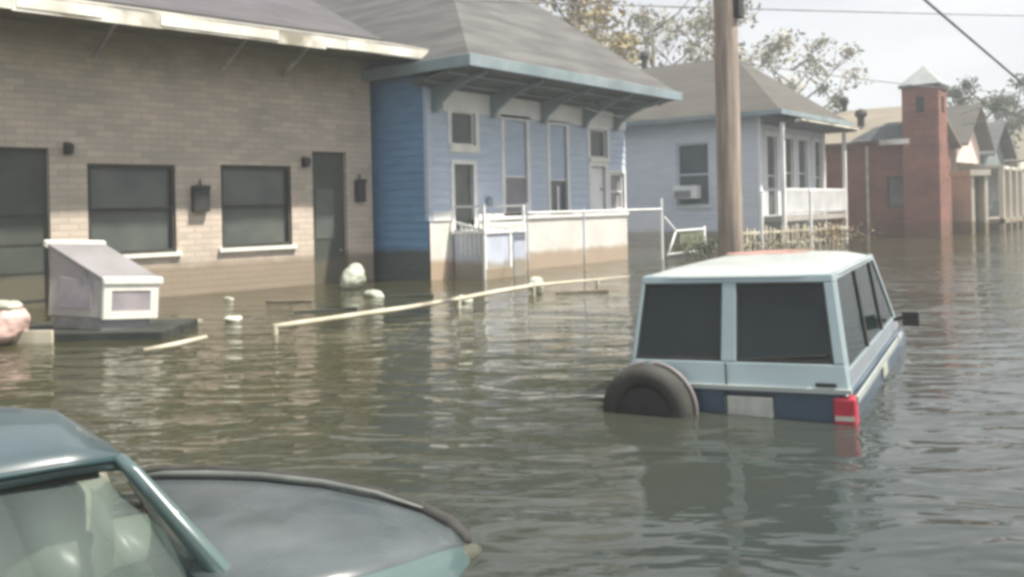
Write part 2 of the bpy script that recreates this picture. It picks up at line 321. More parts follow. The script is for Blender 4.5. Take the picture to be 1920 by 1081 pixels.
# ================================================================== brick building on the left
fb = Fr(-13.98, 13.06, R(-7.5))
bb = thing('brick_building', 'long low building of pale painted brick with dark windows under a deep weathered canopy', 'building', fb.loc, fb.rot)
L0 = -20.0
OX = 1.5; RY = .62; ZF0 = fb.hx(500, 74, OX)[1]; ZF1 = ZF0 + .17; WTOP = ZF1 - .01; ZE = fb.hx(500, 45, .06)[1]; ZI = ZE - .06
def opn(px0, px1, pt, pb, fr=fb, x=0.0):
    pm = (pt + pb) / 2
    y0 = fr.hx(px0, pm, x)[0]; y1 = fr.hx(px1, pm, x)[0]; xm = (px0 + px1) / 2
    return [y0, y1, fr.hx(xm, pb, x)[1], fr.hx(xm, pt, x)[1]]
o_gar = opn(-90, 95, 275, 600); o_gar[2] = -.8
o_w1 = opn(165, 330, 308, 476); o_w2 = opn(415, 547, 310, 462)
o_dr = opn(588, 652, 285, 575); o_dr[2] = -.5
o_w0 = [o_gar[0] - 3.4, o_gar[0] - 1.6, o_w1[2], o_w1[3]]
ops = [o_gar, o_w1, o_w2, o_dr, o_w0]
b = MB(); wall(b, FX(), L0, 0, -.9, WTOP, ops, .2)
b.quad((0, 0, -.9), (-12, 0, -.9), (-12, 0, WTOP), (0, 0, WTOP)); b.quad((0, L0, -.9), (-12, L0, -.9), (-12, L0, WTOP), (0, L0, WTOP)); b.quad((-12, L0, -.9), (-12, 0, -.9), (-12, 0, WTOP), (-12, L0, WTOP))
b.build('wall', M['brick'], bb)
for o, s in ((o_w1, .07), (o_w2, .07), (o_w0, .07)):
    window(bb, FX(), *o, M['frame_dark'], M['glass_green'], .06, .14, sill=s, mull=True)
b = MB(); b.box(-.17, -.13, o_gar[0], o_gar[1], -.8, o_gar[3]); gd = b.build('garage_door', M['door_dark'], bb)
b = MB()
for z in (0.1, .55, 1.0, 1.45): b.box(-.13, -.118, o_gar[0] + .04, o_gar[1] - .04, z, z + .03)
b.build('panel_rib', M['frame_dark'], gd)
b = MB(); b.box(-.17, -.12, o_dr[0], o_dr[1], -.5, o_dr[3]); dr = b.build('door', M['door_dark'], bb)
b = MB(); b.box(-.12, -.05, o_dr[1] - .16, o_dr[1] - .1, .62, .68); b.build('door_handle', M['grey_metal'], dr)
b = MB(); b.box(-.118, -.105, o_dr[0] + .12, o_dr[1] - .25, .9, 1.9); b.build('door_glass', M['glass_green'], dr)
# wall lamps, meter boxes
for (px, py, wd, hg) in ((125, 279, 24, 28), (569, 304, 17, 28)):
    y, z = fb.hx(px, py); b = MB(); b.box(0, .05, y - .05, y + .05, z - .1, z + .1); b.tube([(.05, y, z - .02), (.12, y, z), (.14, y, z + .03)], .012, 6)
    b.tube([(.14, y, z + .08), (.14, y, z + .05), (.14, y, z - .09)], [.03, .075, .055], 10)
    b.build('wall_lamp', M['dark'], bb)
for (px, py, w_, h_) in ((373, 373, .3, .46), (672, 358, .2, .45)):
    y, z = fb.hx(px, py); b = MB(); b.box(0, .13, y - w_ / 2, y + w_ / 2, z - h_ / 2, z + h_ / 2); b.box(.1, .15, y - w_ / 2 - .01, y + w_ / 2 + .01, z + h_ / 2 - .06, z + h_ / 2 + .012)
    b.tube([(.06, y, z + h_ / 2), (.06, y, z + h_ / 2 + .12)], .02, 6); b.build('meter_box', M['dark'], bb, bevel=.008)
# canopy: flat stained soffit, sloping sheet top, broken white fascia
b = MB(); b.box(.002, OX, L0, RY, ZF1 - .05, ZF1 - .02); b.build('soffit', M['olive'], bb)
b = MB(); b.hex([(0, L0, ZI), (OX + .03, L0, ZF1), (OX + .03, RY + .02, ZF1), (0, RY + .02, ZI), (0, L0, ZI + .04), (OX + .03, L0, ZF1 + .04), (OX + .03, RY + .02, ZF1 + .04), (0, RY + .02, ZI + .04)])
b.quad((0, RY, ZF1 - .02), (OX, RY, ZF1 - .02), (OX, RY, ZF1), (0, RY, ZI)); b.build('canopy_top', M['canopy'], bb)
b = MB(); y = L0
while y < RY - .01:
    y2 = min(RY, y + rnd.uniform(.8, 2.2)); dz = rnd.uniform(-.035, .02)
    b.box(OX, OX + .035, y, y2 - .006, ZF0 + dz - .02, ZF1 - .004); y = y2
b.build('fascia', M['white_dirty'], bb)
b = MB()
for (pa, qa) in (((300, 58), (520, 66)), ((30, 38), (190, 45)), ((650, 94), (820, 112))):     # bright replacement boards
    y0 = fb.hx(pa[0], pa[1], OX)[0]; y1 = min(RY, fb.hx(qa[0], qa[1], OX)[0]); b = MB(); b.box(OX + .031, OX + .05, y0, y1, ZF0 + .0, ZF1 - .01); b.build('fascia_board', M['white_worn'], bb)

for px in (190, 430, 545):
    y = fb.hx(px, 120, .3)[0]; b = MB(); b.bar((.02, y, ZF1 - .5), (.9, y + .02, ZF1 - .07), .05, .07); b.build('canopy_brace', M['canopy'], bb)
# main roof
b = MB(); RX = -6.6; RZ = ZE + 3.2
b.hex([(.06, L0 - .3, ZE - .1), (.06, .35, ZE - .1), (RX, .35, RZ - .1), (RX, L0 - .3, RZ - .1), (.06, L0 - .3, ZE), (.06, .35, ZE), (RX, .35, RZ), (RX, L0 - .3, RZ)])
b.hex([(-13.2, L0 - .3, ZE - .1), (-13.2, .35, ZE - .1), (RX, .35, RZ - .1), (RX, L0 - .3, RZ - .1), (-13.2, L0 - .3, ZE), (-13.2, .35, ZE), (RX, .35, RZ), (RX, L0 - .3, RZ)])
b.quad((0, .02, WTOP), (-12, .02, WTOP), (RX, .02, RZ - .1)); b.quad((0, .02, WTOP), (0, .02, ZE), (RX, .02, RZ - .1))
rf = b.build('roof', M['roof_purple'], bb)
b = MB(); b.box(.065, .11, L0, .3, ZE - .09, ZE + .0); b.build('roof_edge_strip', M['frame_dark'], rf)
yv, zv = fb.hx(790, 62, -.3)
b = MB(); b.hex([(-.35, yv - .25, zv - .13), (-.25, yv - .2, zv - .16), (-.05, yv + .25, zv - .2), (-.15, yv + .25, zv - .17), (-.37, yv - .25, zv + .02), (-.3, yv - .22, zv + .02), (-.1, yv + .2, zv - .12), (-.17, yv + .2, zv - .1)])
b.bar((-.3, yv + .05, zv - .12), (-.25, yv + .45, zv + .02), .05, .05); b.build('bent_flashing', M['box_white'], rf)

# ================================================================== blue house
f2 = Fr(-12.7, 13.4)
bh = thing('blue_house', 'bright blue clapboard house with bracketed cornice and tall white trimmed openings', 'house', f2.loc)
W2 = 7.7; OV = 1.6; ZW = f2.hx(1000, 190)[1]; ZR = f2.hx(1040, 133, OV)[1]; BZ = 1.2; K = 1.28
def o2(*a): return opn(*a, fr=f2)
t1 = o2(845, 890, 210, 272); d1 = o2(848, 880, 308, 440); d1[0] = t1[0] + .05; d1[1] = t1[1] - .1; d1[2] = .9
s2 = o2(945, 987, 226, 402); s3 = o2(1030, 1062, 236, 403); t4 = o2(1105, 1137, 243, 296); d4 = o2(1107, 1135, 312, 404); w5 = o2(1143, 1178, 325, 402)
s2[2] = s3[2] = BZ + .12
d4[2] = BZ + .12; w5[2] = BZ + .12; w5[1] = min(w5[1], W2 - .1); d4[1] = min(d4[1], w5[0] - .22); t4[1] = min(t4[1], W2 - .5)
b = MB(); wall(b, FX(), 0, W2, BZ, ZW, [t1, d1, s2, s3, t4, d4, w5], .12, clap=.17)
b.build('front_wall', M['blue_lit'], bh)
b = MB(); wall(b, FX(.03), 0, W2, -.9, BZ, [[d1[0], d1[1], .9, BZ]], .15)
b.build('skirt_wall', M['cream'], bh)
SZ = ZR - .12
b = MB(); wall(b, FY(), -16, -.001, -.9, SZ, [], .1, clap=.17); wall(b, FYB(W2), -16, -.001, -.9, SZ, [], .1, clap=.17); b.quad((-16, 0, -.9), (-16, W2, -.9), (-16, W2, SZ), (-16, 0, SZ))
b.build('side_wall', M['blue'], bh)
b = MB(); b.box(-.05, .05, -.05, .09, BZ, ZW); b.build('corner_board', M['blue_lit'], bh)
b = MB(); b.box(.001, .06, .09, d1[0] - .1, BZ, BZ + .2); b.box(.031, .08, d1[1] + .1, W2 + .02, BZ - .02, BZ + .13); b.build('belt_board', M['white'], bh)
b = MB(); b.box(.022, .05, .45, W2, ZW - .45, ZW - .005); b.build('frieze_board', M['white'], bh)
for o, nm, gm, sl in ((t1, 'transom_window', M['glass_green'], .16), (t4, 'transom_window', M['glass_green'], .12)):
    window(bh, FX(), *o, M['white'], gm, .04, .1, sill=sl, mull=False, name=nm, proj=.11)
def shut(o, top_frac, lower):
    a, b_, c, d = o; zc = c + (d - c) * top_frac
    m_ = MB()
    m_.box(-.02, .04, a - .1, a, c, d); m_.box(-.02, .04, b_, b_ + .1, c, d); m_.box(-.02, .05, a - .12, b_ + .12, d, d + .1); m_.box(-.02, .08, a - .12, b_ + .12, c - .06, c)
    r = m_.build('window', M['white'], bh)
    m_ = MB(); m_.box(-.09, -.04, a, b_, zc, d)
    z = zc + .03
    while z < d - .03: m_.box(-.04, -.025, a + .05, b_ - .05, z, z + .035); z += .06
    m_.build('shutter', M['blue_lit'], r)
    m_ = MB(); m_.box(-.1, -.06, a, b_, c, zc - .04); m_.build('pane', lower, r)
    m_ = MB(); m_.box(-.06, -.02, a, b_, zc - .04, zc); m_.build('meeting_rail', M['white'], r); return r
shut(s2, .40, M['mauve']); r3 = shut(s3, .38, M['glass'])
b = MB(); ym = (s3[0] + s3[1]) / 2; b.box(-.06, -.03, ym - .0, ym + .07, s3[2], s3[2] + .62); b.build('glazing_bar', M['white'], r3)
for o, dm in ((d1, M['glass_green']), (d4, M['white'])):
    b = MB(); b.box(-.02, .04, o[0] - .1, o[0], o[2], o[3]); b.box(-.02, .04, o[1], o[1] + .1, o[2], o[3]); b.box(-.02, .05, o[0] - .1, o[1] + .1, o[3], o[3] + .09); fr_ = b.build('door_frame', M['white'], bh)
    b = MB(); b.box(-.11, -.06, o[0], o[1], o[2], o[3]); dd = b.build('door', dm, bh)
    b = MB(); b.tube([(-.06, o[1] - .1, o[2] + .55), (-.02, o[1] - .1, o[2] + .55)], .03, 8); b.build('door_knob', M['grey_metal'], dd)
window(bh, FX(), *w5, M['white'], M['mauve'], .06, .1, sill=.06, mull=True, proj=.08)
# wall lamp on the facade
y_, z_ = f2.hx(912, 378); b = MB(); b.box(.021, .05, y_ - .05, y_ + .05, z_ - .05, z_ + .08); b.tube([(.1, y_, z_ + .1), (.1, y_, z_ + .06), (.1, y_, z_ - .1)], [.02, .07, .05], 8); b.bar((.04, y_, z_ + .02), (.1, y_, z_ + .06), .02); b.build('wall_lamp', M['cornice'], bh)
# roof with deep overhang
hip_roof(bh, -16.6, OV, -.5, W2 + .12, ZR, 3.9, True, M['roof_grey'], ridge_x=4.5)
b = MB(); b.box(OV - .0, OV + .07, -.56, W2 + .18, ZR - .2, ZR + .03); b.box(-16.6, OV, -.56, -.5, ZR - .2, ZR + .03); b.box(-16.6, OV, W2 + .12, W2 + .18, ZR - .16, ZR + .03); b.build('cornice', M['cornice'], bh, bevel=.01)
b = MB(); b.hex([(.03, -.48, ZW), (OV - .01, -.48, ZR - .15), (OV - .01, W2 + .1, ZR - .15), (.03, W2 + .1, ZW), (.03, -.48, ZW + .03), (OV - .01, -.48, ZR - .12), (OV - .01, W2 + .1, ZR - .12), (.03, W2 + .1, ZW + .03)])
b.box(-16, .0, -.48, 0, ZR - .15, ZR - .12); b.build('soffit', M['soffit'], bh)
for px in (836, 918, 1012, 1090, 1148):
    y = max(.12, min(W2 - .1, f2.hx(px, 200)[0]))
    if px == 836: y = .16
    b = MB(); b.prism([(.055, ZW), (.055, ZW - .5), (.13, ZW - .52), (.24, ZW - .34), (.55, ZW - .14), (1.0, ZW + .04), (OV - .14, ZR - .26), (OV - .14, ZR - .2), (.75, ZW + .13)], 'y', y - .045, y + .045)
    b.build('cornice_bracket', M['cornice'], bh)
b = MB()
for k in range(2):
    x = .4 + k * .62; z = ZW + (x / OV) * (ZR - .15 - ZW) - .035; b.box(x, x + .1, -.46, W2 + .09, z, z + .03)
b.build('soffit_strip', M['cornice'], bh)
# steps with white rails in front of the left door
st = thing('front_steps', 'pale wooden steps with white picket rails rising from the water to the blue house door', 'steps', (f2.loc[0], f2.loc[1] + d1[0], 0))
wd = d1[1] - d1[0]; b = MB()
for k in range(5): b.box(.081, .3 + k * .16, -.1, wd + .12, .8 - k * .2 - .5 * (k == 4), 1.0 - k * .2)
b.build('tread', M['concrete'], st)
for yy in (-.1, wd + .1):
    b = MB(); b.bar((.14, yy, 1.15), (.9, yy, .98), .05); b.bar((.9, yy, -.3), (.9, yy, 1.02), .06)
    for k in range(5): x = .28 + k * .12; b.bar((x, yy, 1.12), (x, yy, .5), .03)
    b.build('railing', M['white'], st)
# second stoop, pale blue-white, between the middle bays
y0 = f2.hx(908, 440, .9)[0]; y1 = f2.hx(985, 440, .9)[0]
st2 = thing('porch_stoop', 'pale blue and white boxy stoop standing below the shuttered windows of the blue house', 'stoop', (f2.loc[0], f2.loc[1] + y0, 0))
b = MB(); wy = y1 - y0; b.box(.09, .9, 0, wy, -.4, .92); b.build('platform', M['stoop'], st2)
b = MB(); b.box(.09, .94, -.03, wy + .03, .92, .98); b.build('deck', M['white'], st2)
b = MB()
for yy in (0.02, wy - .02): b.bar((.88, yy, .98), (.88, yy, 1.5), .05); b.bar((.1, yy, 1.48), (.88, yy, 1.48), .045)
b.bar((.88, .05, 1.12), (.88, wy - .05, 1.12), .04)
b.build('railing', M['white'], st2)

# ================================================================== pale blue house with hip roof
f3 = Fr(-12.2, 28.9)
h3 = thing('pale_blue_house', 'pale blue-grey house with a long hip roof and a small white-railed front porch', 'house', f3.loc)
W3 = 6.2; Z3 = 4.42
x0, zt = f3.hy(1268, 270); x1, zb = f3.hy(1332, 386); wn = [x0, x1, zb, zt]
b = MB(); wall(b, FY(), -14, 0, -.9, Z3, [wn], .1, clap=.15); wall(b, FYB(W3), -14, 0, -.9, Z3, [], .1, clap=.15)
bays = [f3.hx(px, 300)[0] for px in (1437, 1456, 1468, 1487, 1496, 1513, 1527, 1545)]
bays[7] = min(bays[7], W3 - .25)
fo = [[bays[0], bays[1], .95, 3.75], [bays[2], bays[3], 1.2, 3.75], [bays[4], bays[5], 1.2, 3.75], [bays[6], bays[7], .95, 3.75]]
wall(b, FX(), 0, W3, -.9, Z3, fo, .12, clap=.15); b.quad((-14, 0, -.9), (-14, W3, -.9), (-14, W3, Z3), (-14, 0, Z3)); b.build('wall', M['pale_blue'], h3)
wdw = window(h3, FY(), *wn, M['pale_blue'], M['glass'], .07, .1, sill=.06, mull=True, proj=.09)
ax0, az1 = f3.hy(1270, 349); ax1, az0 = f3.hy(1314, 372)
b = MB(); b.box(ax0, ax1, -.35, .05, az0, az1); ac = b.build('air_conditioner', M['white'], h3, bevel=.015)
b = MB()
for k in range(5): b.box(ax0 + .06, ax1 - .2, -.365, -.352, az0 + .05 + k * .05, az0 + .075 + k * .05)
b.build('grille', M['dark'], ac)
for o in fo:
    window(h3, FX(), *o, M['white'], M['glass'], .05, .09, mull=True, proj=.1)
for ya, yb in ((-.04, .1), (W3 - .1, W3 + .04)): b = MB(); b.box(-.04, .05, ya, yb, -.9, Z3); b.build('corner_board', M['white'], h3)
hip_roof(h3, -16, 1.0, -.6, W3 + .25, Z3 - .02, 2.5, True, M['roof_taupe'], ridge_x=3.1)
b = MB(); b.box(1.0, 1.06, -.66, W3 + .31, Z3 - .14, Z3 + .02); b.box(-16, 1.0, -.67, -.6, Z3 - .14, Z3 + .02); b.build('fascia', M['cornice'], h3)
b = MB(); b.box(1.07, 1.3, .5, W3 + .25, Z3 - .3, Z3 - .24); b.build('porch_awning', M['white_dirty'], h3)
b = MB(); b.box(.06, 1.2, .1, W3 + .2, Z3 - .36, Z3 - .31); b.build('porch_ceiling', M['soffit'], h3)
b = MB(); b.box(.051, .85, .0, W3, .8, .98); b.build('porch_deck', M['concrete'], h3)
b = MB(); yy = .05
b.bar((0.8, 0, 1.86), (0.8, W3, 1.86), .08); b.bar((0.8, 0, 1.08), (0.8, W3, 1.08), .07); b.bar((.1, .03, 1.86), (0.8, .03, 1.86), .07)
while yy < W3: b.bar((0.8, yy, 1.04), (0.8, yy, 1.85), .07); yy += .15
b.build('porch_railing', M['white'], h3)
for yy in (0.03, W3 - .05):
    b = MB(); b.bar((0.8, yy, -.6), (0.8, yy, Z3 - .36), .12); b.build('porch_post', M['white'], h3)
# turbine vents on roofs
def vent(px, py, fr, y, root, r=.2):
    x, z = fr.hy(px, py, y); b = MB(); b.tube([(x, y, z - .5), (x, y, z - .1)], r * .55, 10); b.tube([(x, y, z - .12), (x, y, z), (x, y, z + .14), (x, y, z + .22)], [r * .8, r, r * .8, r * .15], 12)
    b.build('roof_vent', M['dark'], root)
vent(1208, 106, f3, W3 / 2, h3)

# ================================================================== red brick house with corner tower
f4 = Fr(-9.6, 37.0)
rh = thing('red_brick_house', 'red brick house with a square corner tower capped by a grey pyramid roof', 'house', f4.loc)
x0, zt = f4.hy(1662, 331); x1, zb = f4.hy(1706, 388); wn = [x0, x1, zb, zt]
b = MB(); wall(b, FY(), -13, -.02, -.9, 3.75, [wn], .12); wall(b, FX(-.02), 0, 7, -.9, 3.75, [], .1); b.quad((-13, 0, -.9), (-13, 7, -.9), (-13, 7, 3.75), (-13, 0, 3.75)); b.build('wall', M['red_brick'], rh)
window(rh, FY(), *wn, M['frame_dark'], M['glass'], .07, .1, mull=True)
b = MB(); x, z = f4.hy(1626, 300, -.06); b.tube([(x, -.07, -.5), (x, -.07, 3.6)], .06, 8); b.build('downspout', M['rail'], rh)
b = MB(); xr0 = -13; b.hex([(xr0, -.3, 3.68), (.1, -.3, 3.68), (.35, 3.5, 5.3), (xr0, 3.5, 5.3), (xr0, -.3, 3.76), (.1, -.3, 3.76), (.35, 3.5, 5.4), (xr0, 3.5, 5.4)])
b.hex([(xr0, 7.5, 3.68), (.35, 7.5, 3.68), (.35, 3.5, 5.3), (xr0, 3.5, 5.3), (xr0, 7.5, 3.76), (.35, 7.5, 3.76), (.35, 3.5, 5.4), (xr0, 3.5, 5.4)]); b.quad((-.03, 0, 3.75), (-.03, 7, 3.75), (-.03, 3.5, 5.3)); b.build('roof', M['roof_tan'], rh)
b = MB(); x0, _ = f4.hy(1648, 260, -.55); b.box(x0, .2, -.56, -.505, 3.56, 3.76); b.build('fascia', M['white_dirty'], rh)
b = MB(); b.quad((-1.9, -.5, 3.77), (.1, -.5, 3.77), (.1, 1.5, 4.58), (-1.2, 1.5, 4.58)); b.hex([(-2.1, -.4, 3.78), (0, -.4, 3.78), (0, .6, 3.78), (-1.0, .6, 3.78), (-1.2, -.1, 4.3), (0, -.1, 4.35), (0, .6, 4.5), (-.8, .6, 4.5)]); b.build('dormer_flashing', M['soffit'], rh)
tw = MB(); TX0, TX1, TY0, TY1 = -.05, 1.25, -.55, .75; TZ = 5.67
lo = [TX0 + .5, TX1 - .5, 4.7, 5.3]; wall(tw, FY(TY0), TX0, TX1, -.9, TZ, [lo], .15); wall(tw, FX(TX1), TY0, TY1, -.9, TZ, [[TY0 + .45, TY1 - .45, 4.7, 5.3]], .15)
tw.quad((TX0, TY0, -.9), (TX0, TY1, -.9), (TX0, TY1, TZ), (TX0, TY0, TZ)); tw.quad((TX0, TY1, -.9), (TX1, TY1, -.9), (TX1, TY1, TZ), (TX0, TY1, TZ)); tw.build('tower', M['red_brick'], rh)
for (mp_, a_, b_) in ((FY(TY0), lo[0], lo[1]), (FX(TX1), TY0 + .45, TY1 - .45)):
    b = MB(); b.hex([mp_(a_, 4.7, .12), mp_(b_, 4.7, .12), mp_(b_, 4.7, .14), mp_(a_, 4.7, .14), mp_(a_, 5.3, .12), mp_(b_, 5.3, .12), mp_(b_, 5.3, .14), mp_(a_, 5.3, .14)])
    for k in range(5): z = 4.75 + k * .11; b.hex([mp_(a_ + .02, z, .02), mp_(b_ - .02, z, .02), mp_(b_ - .02, z, .11), mp_(a_ + .02, z, .11), mp_(a_ + .02, z + .015, .02), mp_(b_ - .02, z + .015, .02), mp_(b_ - .02, z + .05, .11), mp_(a_ + .02, z + .05, .11)])
    b.build('louvre', M['soffit'], rh)
b = MB(); q = .1; cx_, cy_ = (TX0 + TX1) / 2, (TY0 + TY1) / 2
b.box(TX0 - q, TX1 + q, TY0 - q, TY1 + q, TZ, TZ + .09); b.build('tower_cornice', M['soffit'], rh)
b = MB(); rr = [(TX0 - q, TY0 - q, TZ + .092), (TX1 + q, TY0 - q, TZ + .092), (TX1 + q, TY1 + q, TZ + .092), (TX0 - q, TY1 + q, TZ + .092)]; ap = (cx_, cy_, TZ + .88)
b.quad(*rr[::-1])
for k in range(4): b.quad(rr[k], rr[(k + 1) % 4], ap)
b.build('tower_roof', mat('slate_cap', (.34, .37, .36), (.27, .3, .29), 2, .8), rh)
vent(1614, 214, f4, 1.2, rh, .26)
vent(1583, 190, f4, 3.5, rh, .2)
# ================================================================== far houses down the street
def far_house(name, lab, x, y, wdt, h, wm, rm, rise, porch, ops_px=()):
    r = thing(name, lab, 'house', (x, y, 0)); b = MB()
    op = [[wdt * .12, wdt * .3, .9, 2.9], [wdt * .45, wdt * .6, 1.3, 2.9], [wdt * .74, wdt * .89, 1.3, 2.9]]
    wall(b, FX(), 0, wdt, -.9, h, op, .12); wall(b, FY(), -9, 0, -.9, h, [[-5, -4, 1.3, 2.8]], .12); wall(b, FYB(wdt), -9, 0, -.9, h, [], .1)
    b.quad((0, 0, h), (0, wdt, h), (0, wdt / 2, h + rise * .9)) ; b.build('wall', wm, r)
    for o in op: window(r, FX(), *o, M['white'], M['glass'], .06, .1, proj=.08)
    window(r, FY(), -5, -4, 1.3, 2.8, M['white'], M['glass'], .06, .1, proj=.08)
    b = MB(); o_ = .45; ym = wdt / 2
    for s in (0, 1):
        ye = -o_ if s == 0 else wdt + o_
        b.hex([(-9.5, ye, h - .1), (.6, ye, h - .1), (.6, ym, h + rise - .1), (-9.5, ym, h + rise - .1), (-9.5, ye, h), (.6, ye, h), (.6, ym, h + rise), (-9.5, ym, h + rise)])
    b.build('roof', rm, r)
    if porch:
        b = MB(); b.hex([(.01, 0, 2.95), (1.9, 0, 2.7), (1.9, wdt, 2.7), (.01, wdt, 2.95), (.01, 0, 3.1), (1.9, 0, 2.85), (1.9, wdt, 2.85), (.01, wdt, 3.1)]); b.build('porch_roof', rm if porch == 2 else M['white_dirty'], r)
        b = MB(); b.box(.01, 1.9, 0, wdt, .3, .5); b.build('porch_deck', M['concrete'], r)
        for k in range(4):
            b = MB(); yy = .1 + k * (wdt - .2) / 3; b.bar((1.8, yy, -.8), (1.8, yy, 2.74), .2 if porch == 1 else .14); b.build('porch_post', M['creamwall'] if porch == 1 else M['white'], r)
    return r
far_house('cottage', 'pale pink gabled cottage just beyond the red brick tower', -9.6, 45.0, 5.0, 3.9, M['pinkwall'], M['roof_taupe'], 2.0, 1)
far_house('cottage', 'dull grey-green cottage with white porch posts beyond the pink one', -9.9, 52.5, 5.6, 3.7, M['greenwall'], M['roof_grey'], 1.9, 2)
far_house('cottage', 'cream cottage with a tan roof farthest down the street at the right edge', -9.6, 60.5, 6.5, 3.6, M['creamwall'], M['roof_tan'], 2.0, 1)
far_house('cottage', 'cream and grey cottage hidden mostly behind the others far down the street', -9.8, 69.5, 6.5, 3.6, M['creamwall'], M['roof_grey'], 2.0, 1)
# white door frame kiosk-like porch by the pink cottage
p = at_depth(1836, 400, 37)
kp = thing('front_porch', 'narrow white porch frame with a dark doorway standing right of the red tower', 'porch', (p.x, p.y, 0), PSI)
b = MB(); b.box(-.35, -.22, -.1, 1.5, -.8, 2.35); b.box(.2, .33, -.1, 1.5, -.8, 2.35); b.box(-.42, .4, -.2, 1.6, 2.353, 2.6); b.build('frame', M['creamwall'], kp)
b = MB(); b.box(-.22, .2, 1.3, 1.35, -.8, 2.35); b.build('dark_door', M['frame_dark'], kp)

# ================================================================== utility pole and wires
pp = at_depth(1369, 400, 11.6)
pl = thing('utility_pole', 'weathered wooden utility pole standing in the water behind the van', 'utility pole', (pp.x, pp.y, 0))
lean = Vector((-.0, 0, 0)); b = MB(); b.tube([(0, 0, -1), (0, 0, 1.5), (-.01, 0, 5), (-.02, 0, 9.5)], [.165, .155, .145, .12], 18); b.build('shaft', M['pole'], pl, smooth=True)
cr_ = Vector((math.cos(PSI), math.sin(PSI), 0))
b = MB(); c_ = cr_ * .12 - Vector((-math.sin(PSI), math.cos(PSI), 0)) * .06; b.box(c_.x - .07, c_.x + .07, c_.y - .08, c_.y + .08, 3.78, 4.6); b.tube([(c_.x, c_.y, 4.6), (c_.x, c_.y, 8.5)], .035, 8); b.build('riser_box', M['dark'], pl, bevel=.01)
b = MB(); b.bar((-1.2, .0, 8.6), (1.2, .0, 8.6), .1, .12); b.build('crossarm', M['pole'], pl)
for k in (-1.05, -.5, .5, 1.05):
    b = MB(); b.tube([(k, 0, 8.66), (k, 0, 8.74), (k, 0, 8.8)], [.03, .055, .03], 8); b.build('insulator', M['grey_metal'], pl)
def wire(label, a, b_, sag, r, m=M['dark'], ext=0):
    a = Vector(a); b_ = Vector(b_); pts = []; d = b_ - a; a = a - d * ext; b_ = b_ + d * ext * .6
    for i in range(25):
        t = i / 24; p = a.lerp(b_, t); p.z -= 4 * sag * t * (1 - t); pts.append(p - a)
    q = MB(); q.tube(pts, r, 5); o = q.build('overhead_wire', m, smooth=True); o.location = a
    tag(o, label, 'wire', 'overhead wires')
wire_m = mat('grey_cable', (.26, .26, .26), (.13, .13, .13), 3, .7)
top = Vector((pp.x, pp.y, 8.7))
wire('thick dark cable falling steeply across the pale sky at the top right corner', at_depth(1640, -90, 9), at_depth(2050, 265, 16), .05, .016, wire_m, 2)
wire('thin wire running nearly level across the sky near the top right', at_depth(1180, 0, 15), at_depth(2150, 30, 24), .1, .012, wire_m, 1)
wire('faint level wire crossing the sky behind the tower roof', at_depth(1392, 118, 20), at_depth(2050, 172, 45), .3, .014, wire_m)
wire('wire rising from the red tower towards the right edge', at_depth(1800, 215, 34), at_depth(2060, 100, 20), .1, .016, wire_m)
wire('lower wire rising from behind the red tower to the right', at_depth(1800, 235, 36), at_depth(2080, 165, 24), .1, .018, wire_m)
wire('slack service wire drooping across the pale blue house wall to the pole', at_depth(1090, 200, 19), (pp.x, pp.y, 2.55), .15, .009, wire_m)

# ================================================================== fences
# low fence whose top rail just clears the water
fa = thing('low_fence', 'low cream fence rail barely above the water running before both houses', 'fence')
pts = [(270, 657, .03), (330, 645, .06), (386, 632, .05)]
rl = [at_z(*p) for p in pts]; o0 = at_z(520, 612, .1); fa.location = (o0.x, o0.y, 0)
loc = lambda p: Vector((p.x - o0.x, p.y - o0.y, p.z))
b = MB(); b.tube([loc(p) for p in rl], .028, 8); b.build('broken_rail', M['rail'], fa, smooth=True)
pts = [(516, 612, .09), (600, 600, .11), (690, 587, .12), (760, 577, .12), (860, 560, .14), (940, 545, .17), (1000, 535, .17), (1060, 529, .14), (1120, 524, .1), (1180, 518, .08)]
rl = [at_z(*p) for p in pts]; b = MB(); b.tube([loc(p) for p in rl], [.036, .034, .034, .032, .032, .034, .03, .022, .018, .014], 8); b.build('top_rail', M['rail'], fa, smooth=True)
for i in (0, 4, 6, 8):
    p = loc(rl[i]); b = MB(); b.tube([(p.x, p.y, -.9), (p.x, p.y, p.z + .03)], .035, 8); b.build('post', M['rail'], fa)
